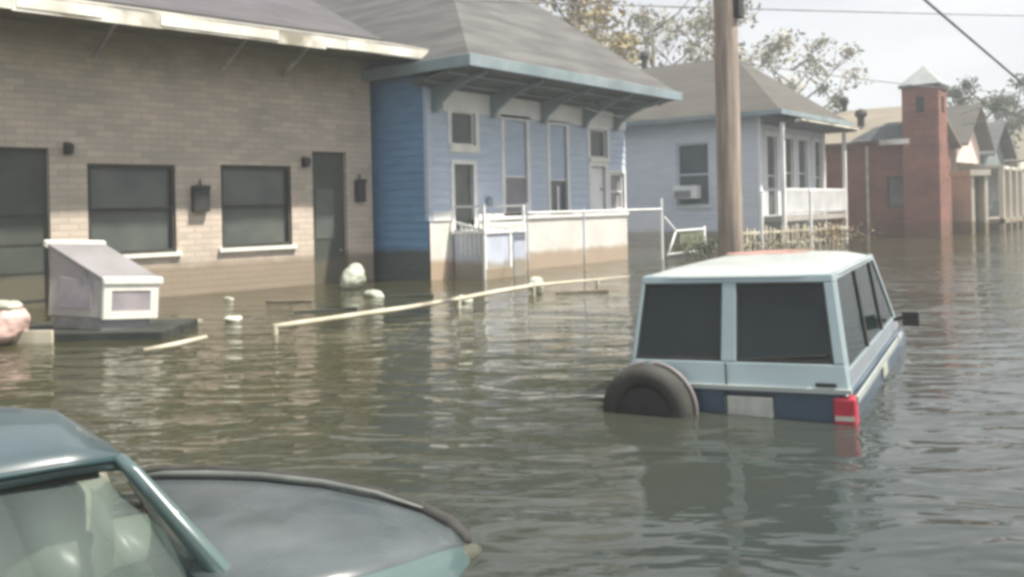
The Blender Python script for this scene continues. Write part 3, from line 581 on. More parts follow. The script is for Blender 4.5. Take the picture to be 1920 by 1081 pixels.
# wire fence with posts beside the blue house
fx = -9.05
def on_x(px, py, X): d = ray(px, py); return EYE + d * (X / d.x)
wf = thing('wire_fence', 'tall wire fence with thin pipe posts and one stout white post beside the blue house', 'fence')
ps = []
for px, top_y, X in ((988, 380, -11.5), (1094, 388, -11.5), (1240, 380, -11.6)):
    p = on_x(px, top_y, X); ps.append(p)
o1 = ps[0]; wf.location = (o1.x, o1.y, 0)
for i, p in enumerate(ps):
    b = MB(); r = .035 if i == 2 else .02; b.tube([(p.x - o1.x, p.y - o1.y, -.9), (p.x - o1.x, p.y - o1.y, p.z + (.12 if i == 2 else 0))], r, 8); b.build('post', M['white'] if i == 2 else M['stoop'], wf)
for i in range(2):
    a = ps[i]; c = ps[i + 1]; b = MB(); zt = 1.32
    b.tube([(a.x - o1.x, a.y - o1.y, zt), (c.x - o1.x, c.y - o1.y, zt)], .03, 6)
    b.build('top_rail', M['white'], wf)
    b = MB(); n = int((c - a).length / .11); L_ = (c - a).xy.length; dd = Vector((c.x - a.x, c.y - a.y, 0)) / L_; base = Vector((a.x - o1.x, a.y - o1.y, 0))
    for k in range(-12, n + 1):
        s0 = k * .11
        for sg in (1, -1):
            q0 = [s0, 0.0] if sg == 1 else [s0 + 1.32, 0.0]; q1 = [s0 + 1.32, 1.32] if sg == 1 else [s0, 1.32]
            lo_, hi_ = 0.0, 1.0
            dx = q1[0] - q0[0]
            ts = sorted([(0 - q0[0]) / dx, (L_ - q0[0]) / dx]); lo_ = max(0, ts[0]); hi_ = min(1, ts[1])
            if hi_ - lo_ < .03: continue
            A = base + dd * (q0[0] + dx * lo_) + Vector((0, 0, 1.32 * lo_)); B = base + dd * (q0[0] + dx * hi_) + Vector((0, 0, 1.32 * hi_))
            b.tube([A, B], .0022, 3, False)
    b.build('wire_mesh', M['grey_metal'], wf)
# white gate with diagonal brace
ga = on_x(1246, 400, -11.6); gb_ = on_x(1348, 450, -11.8)
wg = thing('white_gate', 'white pipe gate with a diagonal brace beside the stout white fence post', 'gate', (ga.x, ga.y, 0))
A = Vector((0, 0, 0)); Bv = Vector((gb_.x - ga.x, gb_.y - ga.y, 0)).normalized() * 2.6
b = MB(); b.tube([A + Vector((0, 0, 1.1)), A + Bv * .26 + Vector((0, 0, .72)), Bv + Vector((0, 0, .72))], .03, 8); b.tube([A + Bv * .26 + Vector((0, 0, .72)), A + Bv * .05 + Vector((0, 0, .05))], .022, 8); b.tube([Bv + Vector((0, 0, .8)), Bv + Vector((0, 0, -.5))], .03, 8); b.tube([Bv * .05 + Vector((0, 0, .12)), Bv + Vector((0, 0, .12))], .022, 8); b.build('gate_frame', M['white'], wg, smooth=True)
b = MB(); b.bar(A + Bv * .34 + Vector((0, 0, .42)), Bv * .95 + Vector((0, 0, .42)), .03, .44); b.build('gate_panel', mat('olive_green_panel', (.16, .18, .12), (.12, .14, .09), 3, .8), wg)
pa, pb_ = on_x(1352, 450, -11.9), on_x(1590, 450, -10.6)
pf = thing('picket_fence', 'low pale picket fence half under water from the utility pole past the far porch', 'fence', (pa.x, pa.y, 0))
D = Vector((pb_.x - pa.x, pb_.y - pa.y, 0)); L_ = D.length; D /= L_
b = MB(); b.bar((0, 0, .5), D * L_, .05, .07) if False else b.bar((0, 0, .5), D * L_ + Vector((0, 0, .5)), .05, .07); b.bar((0, 0, .12), D * L_ + Vector((0, 0, .12)), .05, .07); b.build('fence_rail', M['rail'], pf)
g_ = random.Random(3); k = 0
while k * .22 < L_:
    if g_.random() > .16:
        q_ = D * (k * .22); b = MB(); t_ = g_.uniform(-.03, .03); b.bar((q_.x, q_.y, -.5), (q_.x + t_, q_.y + t_, g_.uniform(.6, .72)), .09, .03); b.build('picket', M['rail'], pf)
    k += 1
# white corner posts near the far porch
for px, lab in ((1428, 'slim white post standing in front of the pale blue house corner'), (1520, 'slim white post standing before the pale blue house porch railing')):
    p = on_x(px, 400, -10.2 if px > 1500 else -10.4); b = MB(); b.tube([(0, 0, -.9), (0, 0, 1.8)], .05, 10); b.tube([(0, 0, 1.75), (0, 0, 1.87)], [.07, .02], 10); o = b.build('fence_post', M['white']); o.location = (p.x, p.y, 0); tag(o, lab, 'post', 'white yard posts')

# ================================================================== vegetation
def leaves(mb, c, rad, n, size, seed, flat=1.0, shell=.45):
    g = random.Random(seed); c = Vector(c)
    for _ in range(n):
        d = Vector((g.gauss(0, 1), g.gauss(0, 1), g.gauss(0, 1))).normalized(); r = (shell + (1 - shell) * g.random()) * (1 if g.random() > .2 else 1.15)
        p = c + Vector((d.x * rad[0], d.y * rad[1], d.z * rad[2])) * r
        a = Vector((g.gauss(0, 1), g.gauss(0, 1), g.gauss(0, .7))).normalized(); q = a.cross(Vector((g.gauss(0, 1), g.gauss(0, 1), g.gauss(0, 1)))).normalized()
        s = size * g.uniform(.5, 1.4); mb.quad(p - a * s, p + q * s * .45, p + a * s, p - q * s * .45)
def tree(label, x, y, h, cr, lm, seed, n=2600, size=.14, clumps=16, base=.42, group='trees behind the houses', cat='tree'):
    g = random.Random(seed); t = thing('tree', label, cat, (x, y, 0), 0, group); b = MB()
    b.tube([(0, 0, -1), (.1, .05, h * .25), (-.05, .1, h * .5), (.05, 0, h * .8)], [.3, .24, .16, .05], 9); tips = []
    for k in range(clumps):
        a = g.uniform(0, 6.28); r = cr * math.sqrt(g.uniform(.05, 1)); z = h * g.uniform(base, 1.0); r *= (1.15 - abs((z / h - .68)) * 1.6)
        tip = Vector((math.cos(a) * r, math.sin(a) * r, z)); st_ = Vector((0, 0, max(h * .2, z - r * .9))); mid = st_.lerp(tip, .5) + Vector((0, 0, -.1 * r))
        b.tube([st_, mid, tip], [.09, .05, .015], 5); tips.append(tip)
        for q in range(3):
            e = tip + Vector((g.uniform(-1, 1), g.uniform(-1, 1), g.uniform(-.7, .8))) * cr * .22; b.tube([mid.lerp(tip, .5), e], [.03, .008], 4)
    b.build('trunk', M['bark'], t, smooth=True)
    f = MB()
    for k, tip in enumerate(tips):
        rr = cr * g.uniform(.22, .42); leaves(f, tip, (rr, rr, rr * .7), n // clumps, size, seed * 100 + k, shell=.1)
    f.build('crown', lm, t)
def tr(px, depth): p = at_depth(px, 400, depth); return p.x, p.y
tree('golden-leaved tree rising behind the roof of the blue house', *tr(1085, 46), 15.0, 4.8, M['leaf_gold'], 3, 5000, .2, 24)
tree('pale tree with ragged crown above the pale blue house ridge', *tr(1230, 54), 15.6, 5.8, M['leaf_pale'], 5, 3000, .19, 22)
tree('sparse pale tree seen on both sides of the utility pole', *tr(1345, 54), 12.8, 4.8, M['leaf_pale'], 8, 2300, .18, 20)
tree('thin tree with dark twigs above the hip of the pale blue house', *tr(1490, 56), 11.4, 4.3, M['leaf_pale'], 11, 2000, .18, 20, .35)
tree('low olive tree between the pale blue house and the red tower', *tr(1580, 58), 8.8, 2.2, M['leaf_dull'], 27, 1500, .13, 10, .4)
tree('dull green tree crowding the far cottages at the right edge', *tr(1905, 60.4), 9.0, 3.4, M['leaf_dull'], 13, 3600, .15, 18, .3)
tree('grey-green tree rising over the pink cottage', *tr(1850, 53.4), 8.0, 2.6, M['leaf_dull'], 17, 2600, .15, 14, .35)
tree('pale green tree farthest down the street', *tr(1960, 84), 9.5, 3.8, M['leaf_pale'], 19, 2600, .17, 14, .3)
def shrub(label, px, py, w_, h_, m, seed, X=None, n=700, size=.05):
    p = at_z(px, py, 0); t = thing('shrub', label, 'shrub', (p.x, p.y, 0), 0, 'half drowned shrubs'); g = random.Random(seed)
    b = MB()
    for k in range(16): a = g.uniform(0, 6.28); b.tube([(0, 0, -.5), (math.cos(a) * w_ * .3, math.sin(a) * w_ * .3, h_ * .4), (math.cos(a) * w_ * .5, math.sin(a) * w_ * .5, h_ * g.uniform(.6, 1))], [.015, .01, .004], 4)
    b.build('stems', M['bark'], t); b = MB(); leaves(b, (0, 0, h_ * .45), (w_ * .5, w_ * .4, h_ * .5), n, size, seed, shell=.1); b.build('foliage', m, t)
shrub('dry shrub below the pale blue porch railing, left of the slim white post', 1455, 472, 2.0, .6, M['leaf_pale'], 3, n=220)
shrub('pale shrub between the utility pole and the white gate', 1320, 482, 2.0, .6, M['leaf_dull'], 4)
shrub('straggly shrub just right of the utility pole', 1415, 476, 1.4, .6, M['leaf_pale'], 6, n=200)
shrub('dull shrub by the yard wall below the red brick house', 1560, 462, 2.6, .9, M['dry_bush'], 5)

# ================================================================== floating things
def crumple(o, st, size, seed):
    t = bpy.data.textures.new('crumple', 'CLOUDS'); t.noise_scale = size; t.noise_depth = 3
    q = o.modifiers.new('sub', 'SUBSURF'); q.levels = q.render_levels = 2
    d = o.modifiers.new('crumple', 'DISPLACE'); d.texture = t; d.strength = st; d.texture_coords = 'GLOBAL'
def bag(name, label, cat, px, py, r, m, seed, group=None, z=.0, rough=.35):
    p = at_z(px, py, 0); b = MB(); b.blob((0, 0, z), r, seed, rough=rough); o = b.build(name, m, smooth=True); o.location = (p.x, p.y, 0); o.rotation_euler = (0, 0, seed); tag(o, label, cat, group); crumple(o, r[2] * .55, r[0] * .9, seed)
bag('debris_bag', 'large crumpled pale bag heaped against the brick wall beside the dark door', 'bag', 664, 540, (.32, .24, .24), M['bag'], 21, 'floating white debris', .2)
bag('debris_bag', 'small crumpled pale bag trailing from the foot of the large one', 'bag', 702, 556, (.2, .12, .08), M['bag'], 22, 'floating white debris', .03)
bag('debris_bag', 'white bag snagged on the low rail near its middle', 'bag', 1003, 549, (.16, .14, .17), M['bag'], 23, 'floating white debris', .1)
bag('debris_bag', 'small cream bag caught on the low rail below the blue house door', 'bag', 872, 566, (.17, .12, .07), M['bag'], 24, 'floating white debris', .03)
bag('floating_scrap', 'thin pale scrap floating below the second brick building window', 'scrap', 428, 560, (.15, .08, .03), M['bag'], 25, 'floating white debris', .01)
bag('floating_scrap', 'pale scrap floating just above the broken end of the rail', 'scrap', 436, 601, (.12, .08, .05), M['bag'], 26, 'floating white debris', .02)
for (px, py, L_, a_, m_, lab) in ((610, 583, .9, .3, M['raft'], 'dark board added for a ripple streak behind the broken end of the low rail'), (770, 556, .8, -.1, M['raft'], 'dark board added for a ripple streak by the dark corner of the blue house'),
                             (330, 606, .7, .2, M['rail'], 'short pale board floating to the right of the raft'), (545, 566, .8, -.2, M['bark'], 'brown board floating near the foot of the dark door'), (1090, 548, .9, .15, M['bark'], 'brown board floating on the near side of the low rail by the van')):
    p = at_z(px, py, 0); b = MB(); b.hex([(-L_ / 2, -.06, -.03), (L_ / 2, -.07, -.03), (L_ / 2 - .05, .06, -.03), (-L_ / 2 + .03, .07, -.03), (-L_ / 2, -.06, .02), (L_ / 2, -.07, .035), (L_ / 2 - .05, .06, .035), (-L_ / 2 + .03, .07, .02)])
    o = b.build('floating_board', m_); o.location = (p.x, p.y, 0); o.rotation_euler = (0, 0, PSI + a_); tag(o, lab, 'board', 'floating boards')  # the dark boards are added to stand in for dark ripples
# raft, cabinet, bundle
ra = at_z(150, 640, 0)
rt = thing('raft', 'low dark raft of boards under the pale slant-topped cabinet', 'raft', (ra.x, ra.y, 0), PSI)
b = MB()
for k in range(6): b.box(-1.35, .95, .0 + k * .2, .19 + k * .2, -.06, .1)
b.build('deck', M['raft'], rt, bevel=.01); b = MB(); b.box(-1.36, -.3, -.05, -.005, .0, .14); b.build('edge_board', M['rail'], rt)
ca = at_z(192, 616, .12)
cb = thing('slant_cabinet', 'pale cabinet with a sloping grey lid and bright white framed end, perched on the raft', 'cabinet', (ca.x, ca.y, .1), PSI)
cb.rotation_euler = (R(-1.5), R(2.5), PSI)
# local: x right in the picture, y away; near corner at the origin
v1 = Vector((-.76, .2, 0)); v2 = Vector((.52, .3, 0)); hF, hR = .60, .98
def cabq(mb, a0, a1, b0, b1, z0f, z1f, z0r, z1r):
    # block spanned by v1 (a) and v2 (b); heights differ front (a=0) to rear (a=1)
    P = lambda a, b_, z: v1 * a + v2 * b_ + Vector((0, 0, z)); lf = lambda f, r, a: f + (r - f) * a
    mb.hex([P(a0, b0, lf(z0f, z0r, a0)), P(a0, b1, lf(z0f, z0r, a0)), P(a1, b1, lf(z0f, z0r, a1)), P(a1, b0, lf(z0f, z0r, a1)), P(a0, b0, lf(z1f, z1r, a0)), P(a0, b1, lf(z1f, z1r, a0)), P(a1, b1, lf(z1f, z1r, a1)), P(a1, b0, lf(z1f, z1r, a1))])
b = MB(); cabq(b, .03, 1, 0.02, .98, .14, hF - .02, .14, hR - .02); b.build('body', M['box_pale'], cb, bevel=.01)
b = MB(); cabq(b, .08, .95, .06, .94, 0, .14, 0, .14); b.build('plinth', M['grey_metal'], cb)
b = MB(); cabq(b, -.03, 1.03, -.03, 1.03, hF - .02, hF + .015, hR - .02, hR + .015); b.build('lid', M['lid'], cb, bevel=.006)
b = MB(); cabq(b, -.05, -.005, -.04, 1.04, hF - .035, hF + .025, hR - .035, hR + .025); b.build('lid_trim', M['box_white'], cb); b = MB(); cabq(b, 1.0, 1.05, -.05, 1.04, hF - .03, hF + .03, hR - .03, hR + .04); b.build('lid_trim', M['box_white'], cb)
b = MB(); cabq(b, .0, .03, .0, 1, .12, .22, .12, .22); cabq(b, .0, .03, .0, 1, hF - .15, hF - .045, hR, hF - .045); b = MB()
for (b0, b1, z0, z1) in ((0, 1, .13, .22), (0, 1, hF - .14, hF - .05), (0, .14, .221, hF - .141), (.86, 1, .221, hF - .141)): cabq(b, -.01, .028, b0, b1, z0, z1, z0, z1)
b.build('end_frame', M['box_white'], cb)
b = MB(); cabq(b, .01, .028, .14, .86, .22, hF - .14, .22, hF - .14); b.build('end_panel', M['lavender'], cb)
b = MB(); cabq(b, .22, .8, -.005, .018, .24, .58, .24, .62); b.build('side_panel', M['lavender'], cb, bevel=.004)
b = MB(); cabq(b, .3, .36, -.02, .0, hF - .16, hF - .03, hR - .16, hR - .06); b.build('hinge_strip', M['grey_metal'], cb)
p = at_z(12, 628, .1); bn = thing('pink_bundle', 'rounded pink and white bundle lying on the raft at the left edge', 'bundle', (p.x, p.y, .1))
b = MB(); b.blob((0, 0, .13), (.26, .24, .2), 31, rough=.2); crumple(b.build('sack', M['pink'], bn, smooth=True), .1, .18, 1)
b = MB(); b.blob((-.05, .02, .3), (.2, .17, .09), 32, rough=.2); crumple(b.build('white_top', M['bag'], bn, smooth=True), .08, .15, 1)

# ================================================================== half drowned van
van_blue = mat('pale_blue_car_paint', (.33, .42, .44), (.28, .36, .385), 1.2, .35, coat=.4, spec=.5)
van_navy = mat('navy_car_paint', (.06, .09, .125), (.045, .07, .10), 1.5, .4, coat=.3, spec=.5)
van_roof = mat('faded_roof_paint', (.42, .45, .42), (.34, .38, .36), 2, .45, spec=.4, coat=.2)
rust = mat('rust_red_patch', (.42, .25, .21), (.30, .18, .16), 6, .8)
van_glass = glass_mat('tinted_car_glass', (.02, .036, .04), (.012, .022, .025), .05, .6)
_n = van_glass.node_tree; _t = _n.nodes.new('ShaderNodeBsdfTransparent'); _t.inputs[0].default_value = (.5, .56, .53, 1); _m = _n.nodes.new('ShaderNodeMixShader'); _m.inputs[0].default_value = .62
_n.links.new(_t.outputs[0], _m.inputs[1]); _n.links.new(_n.nodes['Principled BSDF'].outputs[0], _m.inputs[2]); _n.links.new(_m.outputs[0], _n.nodes['Material Output'].inputs[0])
rubber = mat('tyre_rubber', (.055, .055, .05), (.035, .035, .03), 6, .8)
p = at_z(1376, 775, 0)
vn = thing('van', 'pale blue and navy van sunk to its tail lamps, spare tyre on its back doors', 'van', (p.x, p.y, 0), R(10))
vn.rotation_euler = (R(.3), R(-1.8), R(10))
# local: x right, y forward from the tail, z from the water
WB, WT = .755, .665            # half widths at belt and roof
ZB, ZG0, ZG1, ZT = .185, .36, .875, .93
def hw(z): return WB + (WT - WB) * max(0, (z - ZB)) / (ZT - ZB)
def yr(z): return .0 + .16 * max(0, (z - ZB)) / (ZT - ZB)      # tail leans forward
def ywf(z): return 3.28 - 0.95 * max(0, (z - ZB)) / (ZT - ZB)  # windscreen line
band_grey = mat('grey_side_band', (.23, .26, .29), (.18, .2, .23), 1.5, .35, coat=.4)
# lower body
b = MB(); secs = [(0.0, .72, .17), (.04, .765, .17), (.6, .785, .17), (2.6, .785, .165), (3.2, .8, .15), (3.4, .79, .10), (4.1, .75, .05), (4.4, .66, .0)]
n0 = 0
for (y, hwid, zt_) in secs:
    b.v += [(-hwid, y, -.7), (-hwid, y, zt_ - .12), (-hwid + .02, y, zt_ - .02), (-hwid + .05, y, zt_), (hwid - .05, y, zt_), (hwid - .02, y, zt_ - .02), (hwid, y, zt_ - .12), (hwid, y, -.7)]
for i in range(len(secs) - 1):
    for k in range(8): b.f.append((i * 8 + k, i * 8 + (k + 1) % 8, (i + 1) * 8 + (k + 1) % 8, (i + 1) * 8 + k))
b.f.append(tuple(range(8))); b.f.append(tuple(len(b.v) - 8 + k for k in range(8)))
body = b.build('lower_body', van_navy, vn)
# upper body: rails, pillars, panels (pale blue)
def P3(sx, z, y=None, off=0): return (sx * (hw(z) + off), yr(z) if y is None else y, z)
b = MB()
def rear_panel(x0f, x1f, z0, z1, th=.04, out_=.0):
    q = lambda f, z, d: (f * hw(z), yr(z) - out_ + d, z)
    b.hex([q(x0f, z0, 0), q(x1f, z0, 0), q(x1f, z0, th), q(x0f, z0, th), q(x0f, z1, 0), q(x1f, z1, 0), q(x1f, z1, th), q(x0f, z1, th)])
rear_panel(-1, 1, ZB, ZG0 - .012, .05)                       # below glass
rear_panel(-1, 1, ZG1, ZT, .06)                        # header
rear_panel(-1, -.955, ZG0 - .012, ZG1); rear_panel(-.115, .035, ZG0 - .012, ZG1, .045); rear_panel(.90, 1, ZG0 - .012, ZG1)
b.build('tailgate', van_blue, vn, bevel=.008)
b = MB()
for s in (-1, 1):
    def side(y0a, y0b, y1a, y1b, z0, z1, th=.035):
        q = lambda y, z, d: (s * (hw(z) - d), y, z)
        b.hex([q(y0a, z0, 0), q(y1a, z0, 0), q(y1a, z0, th), q(y0a, z0, th), q(y0b, z1, 0), q(y1b, z1, 0), q(y1b, z1, th), q(y0b, z1, th)])
    side(.05, .055 + yr(.3) - .0, ywf(ZB), ywf(.3), ZB, .3)                         # belt panel
    side(yr(.9) + .06, yr(ZT) + .06, ywf(.9), ywf(ZT), .885, ZT)     # roof rail
    side(yr(.3) + .05, yr(.885) + .06, yr(.3) + .13, yr(.885) + .13, .3, .885)       # D pillar
    side(ywf(.3) - .08, ywf(.885) - .08, ywf(.3), ywf(.885), .3, .885)                # A pillar
b.build('side_frame', van_blue, vn)
for s in (-1, 1):
    for (a_, b_, c_, d_) in ((1.15, 1.13, 1.22, 1.2), (2.1, 2.02, 2.17, 2.09)):
        b = MB(); side(a_, b_, c_, d_, .3, .885); b.build('window_pillar', rubber, vn)
    b = MB(); e = lambda y, z, d: (s * (hw(z) + d), y, z)
    b.hex([e(.12, .2, .003), e(3.2, .2, .003), e(3.2, .2, -.003), e(.12, .2, -.003), e(.15, .292, .003), e(3.1, .292, .003), e(3.1, .292, -.003), e(.15, .292, -.003)]); b.build('side_band', band_grey, vn)
# glass
g = MB(); q = lambda f, z, d: (f * hw(z), yr(z) + d, z)
for (a, c) in ((-.955, -.115), (.035, .90)):
    g = MB(); g.hex([q(a, ZG0 - .01, .016), q(c, ZG0 - .01, .016), q(c, ZG0 - .01, .022), q(a, ZG0 - .01, .022), q(a, ZG1, .016), q(c, ZG1, .016), q(c, ZG1, .022), q(a, ZG1, .022)]); g.build('rear_window', van_glass, vn)
    g = MB()
    for (a2, c2, z0, z1) in ((a, c, ZG0 - .01, ZG0 + .008), (a, c, ZG1 - .016, ZG1), (a, a + .018, ZG0, ZG1), (c - .018, c, ZG0, ZG1)):
        g.hex([q(a2, z0, .004), q(c2, z0, .004), q(c2, z0, .015), q(a2, z0, .015), q(a2, z1, .004), q(c2, z1, .004), q(c2, z1, .015), q(a2, z1, .015)])
    g.build('window_seal', rubber, vn)
for s in (-1, 1):
    for (a0, a1, c0, c1) in ((.13, .28, 1.15, 1.13), (1.22, 1.2, 2.1, 2.02), (2.17, 2.09, ywf(.3) - .08, ywf(.885) - .08)):
        g = MB(); e = lambda y, z, d: (s * (hw(z) - d), y, z)
        a0_ = yr(.3) + a0 if a0 < .2 else a0
        g.hex([e(a0_, .3, .012), e(c0, .3, .012), e(c0, .3, .02), e(a0_, .3, .02), e(a1, .885, .012), e(c1, .885, .012), e(c1, .885, .02), e(a1, .885, .02)]); g.build('side_window', van_glass, vn)
g = MB(); g.hex([(-.74, ywf(.2) + .0, .2), (.74, ywf(.2), .2), (.74, ywf(.2) - .01, .2), (-.74, ywf(.2) - .01, .2), (-.64, ywf(.9), .9), (.64, ywf(.9), .9), (.64, ywf(.9) - .01, .9), (-.64, ywf(.9) - .01, .9)]); g.build('windscreen', van_glass, vn)
for (sx, sy) in ((-.38, .95), (.38, .95), (-.38, 1.95), (.38, 1.95)):
    g = MB(); g.hex([(sx - .27, sy, .165), (sx + .27, sy, .165), (sx + .27, sy + .14, .165), (sx - .27, sy + .14, .165), (sx - .24, sy - .1, .62), (sx + .24, sy - .1, .62), (sx + .24, sy + .0, .62), (sx - .24, sy + .0, .62)])
    so_ = g.build('seat_back', band_grey, vn, bevel=.04, seg=3); g = MB(); g.box(sx - .12, sx + .12, sy - .12, sy - .02, .64, .8); g.build('headrest', band_grey, so_, bevel=.035, seg=3)
g = MB(); g.bar((.1, -.012, .372), (.62, .012, .405), .014); g.build('rear_wiper', rubber, vn)
# domed roof
def dome(mbx, x0, x1, y0, y1, z, rise, nx=14, ny=20, pw=5):
    base = len(mbx.v)
    for j in range(ny + 1):
        for i in range(nx + 1):
            u = -1 + 2 * i / nx; v = -1 + 2 * j / ny; h = (1 - abs(u) ** pw) * (1 - abs(v) ** (pw * 2))
            mbx.v.append(((x0 + x1) / 2 + (x1 - x0) / 2 * u * (1 - .03 * abs(v) ** 6), (y0 + y1) / 2 + (y1 - y0) / 2 * v * (1 - .03 * abs(u) ** 6), z + rise * h))
    for j in range(ny):
        for i in range(nx): k = base + j * (nx + 1) + i; mbx.f.append((k, k + 1, k + nx + 2, k + nx + 1))
b = MB(); dome(b, -WT - .015, WT + .015, yr(ZT) - .01, ywf(ZT) + .02, ZT - .012, .07); dome(b, -WT - .015, WT + .015, yr(ZT) - .01, ywf(ZT) + .02, ZT - .02, .0)
ro = b.build('roof', van_roof, vn, smooth=True)
b = MB(); g_ = random.Random(5)
for (cx, cy, rx, ry) in ((-.25, 1.9, .28, .25), (.05, 1.75, .2, .14), (-.05, 2.2, .35, .12)):
    ring = [(cx + rx * math.cos(a * .5236) * g_.uniform(.7, 1.1), cy + ry * math.sin(a * .5236) * g_.uniform(.7, 1.1)) for a in range(12)]
    b.prism(ring, 'z', ZT + .056, ZT + .0605)
b.build('rust_patch', rust, ro)
# belt stripe, bumper, plate, lamps, mirror
b = MB(); b.box(-.77, .77, -.022, .03, ZB - .018, ZB + .012); b.box(.787, .803, .03, 3.1, .105, .15); b.box(-.803, -.787, .03, 3.1, .105, .15); b.build('trim_stripe', van_roof, vn)
b = MB(); b.box(-.05, .27, -.02, -.004, -.02, .125); pt = b.build('number_plate', mat('pale_plate', (.52, .53, .47), (.4, .41, .37), 12, .5), vn, bevel=.004)
b = MB(); b.box(-.06, .28, -.012, -.001, .125, .14); b.build('plate_lamp', M['dark'], vn)
for s in (-1, 1):
    b = MB(); b.box(min(s * .655, s * .793), max(s * .655, s * .793), -.03, .12, -.22, .145); b.build('tail_lamp', mat('red_lamp_plastic', (.50, .045, .07), (.36, .03, .05), 8, .3, spec=.5), vn, bevel=.015)
b = MB(); b.box(-.82, .82, -.12, .0, -.42, -.26); b.build('rear_bumper', M['grey_metal'], vn, bevel=.02)
b = MB(); b.tube([(.76, 2.8, .3), (.86, 2.78, .33)], .02, 6); b.box(.84, .98, 2.74, 2.81, .25, .38); b.build('side_mirror', M['dark'], vn, bevel=.015)
b = MB(); b.box(.55, .68, -.025, 0, .21, .235); b.build('door_handle', M['dark'], vn, bevel=.004)
b = MB(); b.box(-.045, -.035, -.0235, -.001, -.25, ZB - .02); b.box(-.045, -.035, -.004, .001, ZB + .013, ZB + .16); b.build('door_seam', rubber, vn)
for s in (-1, 1): b = MB(); b.box(min(s * .665, s * .785), max(s * .665, s * .785), -.034, -.029, .0, .03); b.build('lamp_lens', M['bag'], vn)
# side badge-like pale reflector panel low on the flank
b = MB(); b.box(.787, .799, 1.5, 1.8, .0, .09); b.build('side_reflector', M['bag'], vn)
# spare wheel
wc = Vector((-.55, -.19, .03)); b = MB()
prof = [(.17, -.06), (.23, -.085), (.29, -.075), (.315, -.035), (.318, .035), (.3, .075), (.25, .09), (.17, .08)]
n_ = 36; base = 0
for k in range(n_):
    a = 2 * math.pi * k / n_
    for (r, yo) in prof: b.v.append((wc.x + math.cos(a) * r, wc.y + yo, wc.z + math.sin(a) * r))
m_ = len(prof)
for k in range(n_):
    for i in range(m_): b.f.append((k * m_ + i, k * m_ + (i + 1) % m_, ((k + 1) % n_) * m_ + (i + 1) % m_, ((k + 1) % n_) * m_ + i))
sw = b.build('spare_tyre', rubber, vn, smooth=True)
b = MB(); b.tube([wc + Vector((0, -.06, 0)), wc + Vector((0, .06, 0))], .21, 24); b.build('rim', M['dark'], sw); b = MB(); 
ringp = [(wc.x + math.cos(a * math.pi / 18) * .32, wc.y + .085, wc.z + math.sin(a * math.pi / 18) * .32) for a in range(-3, 22)]
b.tube(ringp, .018, 6); b.build('tyre_carrier_ring', mat('dull_mauve_metal', (.22, .20, .20), (.15, .14, .14), 4, .5), sw, smooth=True)

# ================================================================== drowned car in the foreground
M['hood_grey'] = mat('grey_reflection_band', (.17, .18, .17), (.1, .11, .1), 3, .4)
teal = mat('teal_car_paint', (.085, .13, .125), (.06, .10, .10), 1.5, .3, coat=.5, spec=.5)
hoodm = mat('grey_green_hood_paint', (.085, .10, .105), (.065, .08, .085), 4, .35, coat=.5, spec=.5)
roofm = mat('grey_blue_roof_paint', (.06, .09, .10), (.045, .07, .078), 1.5, .35, coat=.4, spec=.5)
seatm = mat('beige_seat_cloth', (.26, .25, .20), (.2, .19, .155), 4, 1.0, spec=0)
o0 = at_z(230, 855, .52); O = (o0.x, o0.y, 0)
car = thing('sunken_car', 'teal car in the near left corner sunk to its windows, hood just awash', 'car', O)
def CW(px, py, z): p = at_z(px, py, z); return Vector((p.x - O[0], p.y - O[1], z))
nh = hoodm.node_tree; zz = nh.nodes.new('ShaderNodeTexNoise'); zz.inputs['Scale'].default_value = 3.5; zz.inputs['Detail'].default_value = 5
mrr = nh.nodes.new('ShaderNodeMapRange'); mrr.inputs[1].default_value = .4; mrr.inputs[2].default_value = .62; mrr.inputs[3].default_value = .12; mrr.inputs[4].default_value = .34
gg = nh.nodes.new('ShaderNodeNewGeometry'); nh.links.new(gg.outputs['Position'], zz.inputs['Vector']); nh.links.new(zz.outputs[0], mrr.inputs[0]); nh.links.new(mrr.outputs[0], nh.nodes['Principled BSDF'].inputs['Roughness'])
nh.nodes['Principled BSDF'].inputs['Coat Weight'].default_value = 0
# hood: curved sheet from its outline
far = [CW(238, 893, .1), CW(300, 884, .12), CW(380, 884, .13), CW(480, 889, .13), CW(600, 904, .12), (CW(700, 926, .11)), CW(790, 957, .09), CW(845, 985, .07), CW(872, 1012, .03)]
near = [CW(330, 1060, .1), CW(430, 1110, .12), CW(520, 1110, .14), CW(610, 1092, .15), CW(700, 1070, .14), CW(765, 1050, .12), CW(815, 1034, .1), CW(850, 1024, .07), CW(876, 1018, .03)]
b = MB(); NN = 8
for i, (a, c) in enumerate(zip(far, near)):
    for k in range(NN + 1):
        t = k / NN; p = a.lerp(c, t); p.z += .02 * math.sin(math.pi * t) ** .7 * (1 - (i / 8) ** 3); b.v.append(tuple(p))
for i in range(8):
    for k in range(NN): j = i * (NN + 1) + k; b.f.append((j, j + 1, j + NN + 2, j + NN + 1))
hd = b.build('hood', hoodm, car, smooth=True)
so = hd.modifiers.new('s', 'SOLIDIFY'); so.thickness = .03; so.offset = -1
b = MB(); b.tube([p + Vector((0, 0, .012)) for p in far] + [near[-1] + Vector((0, 0, .005))], [.01, .02, .024, .024, .026, .028, .03, .032, .028, .02], 8); b.build('hood_seal', rubber, car, smooth=True)
b = MB(); inn = [a.lerp(c, .10) + Vector((0, 0, .03)) for a, c in zip(far[:7], near[:7])]; b.tube(inn, [.008, .018, .02, .02, .018, .014, .005], 8); b.build('hood_reflection', M['hood_grey'], car, smooth=True)  # added strip that paints the sky reflection along the hood's far edge
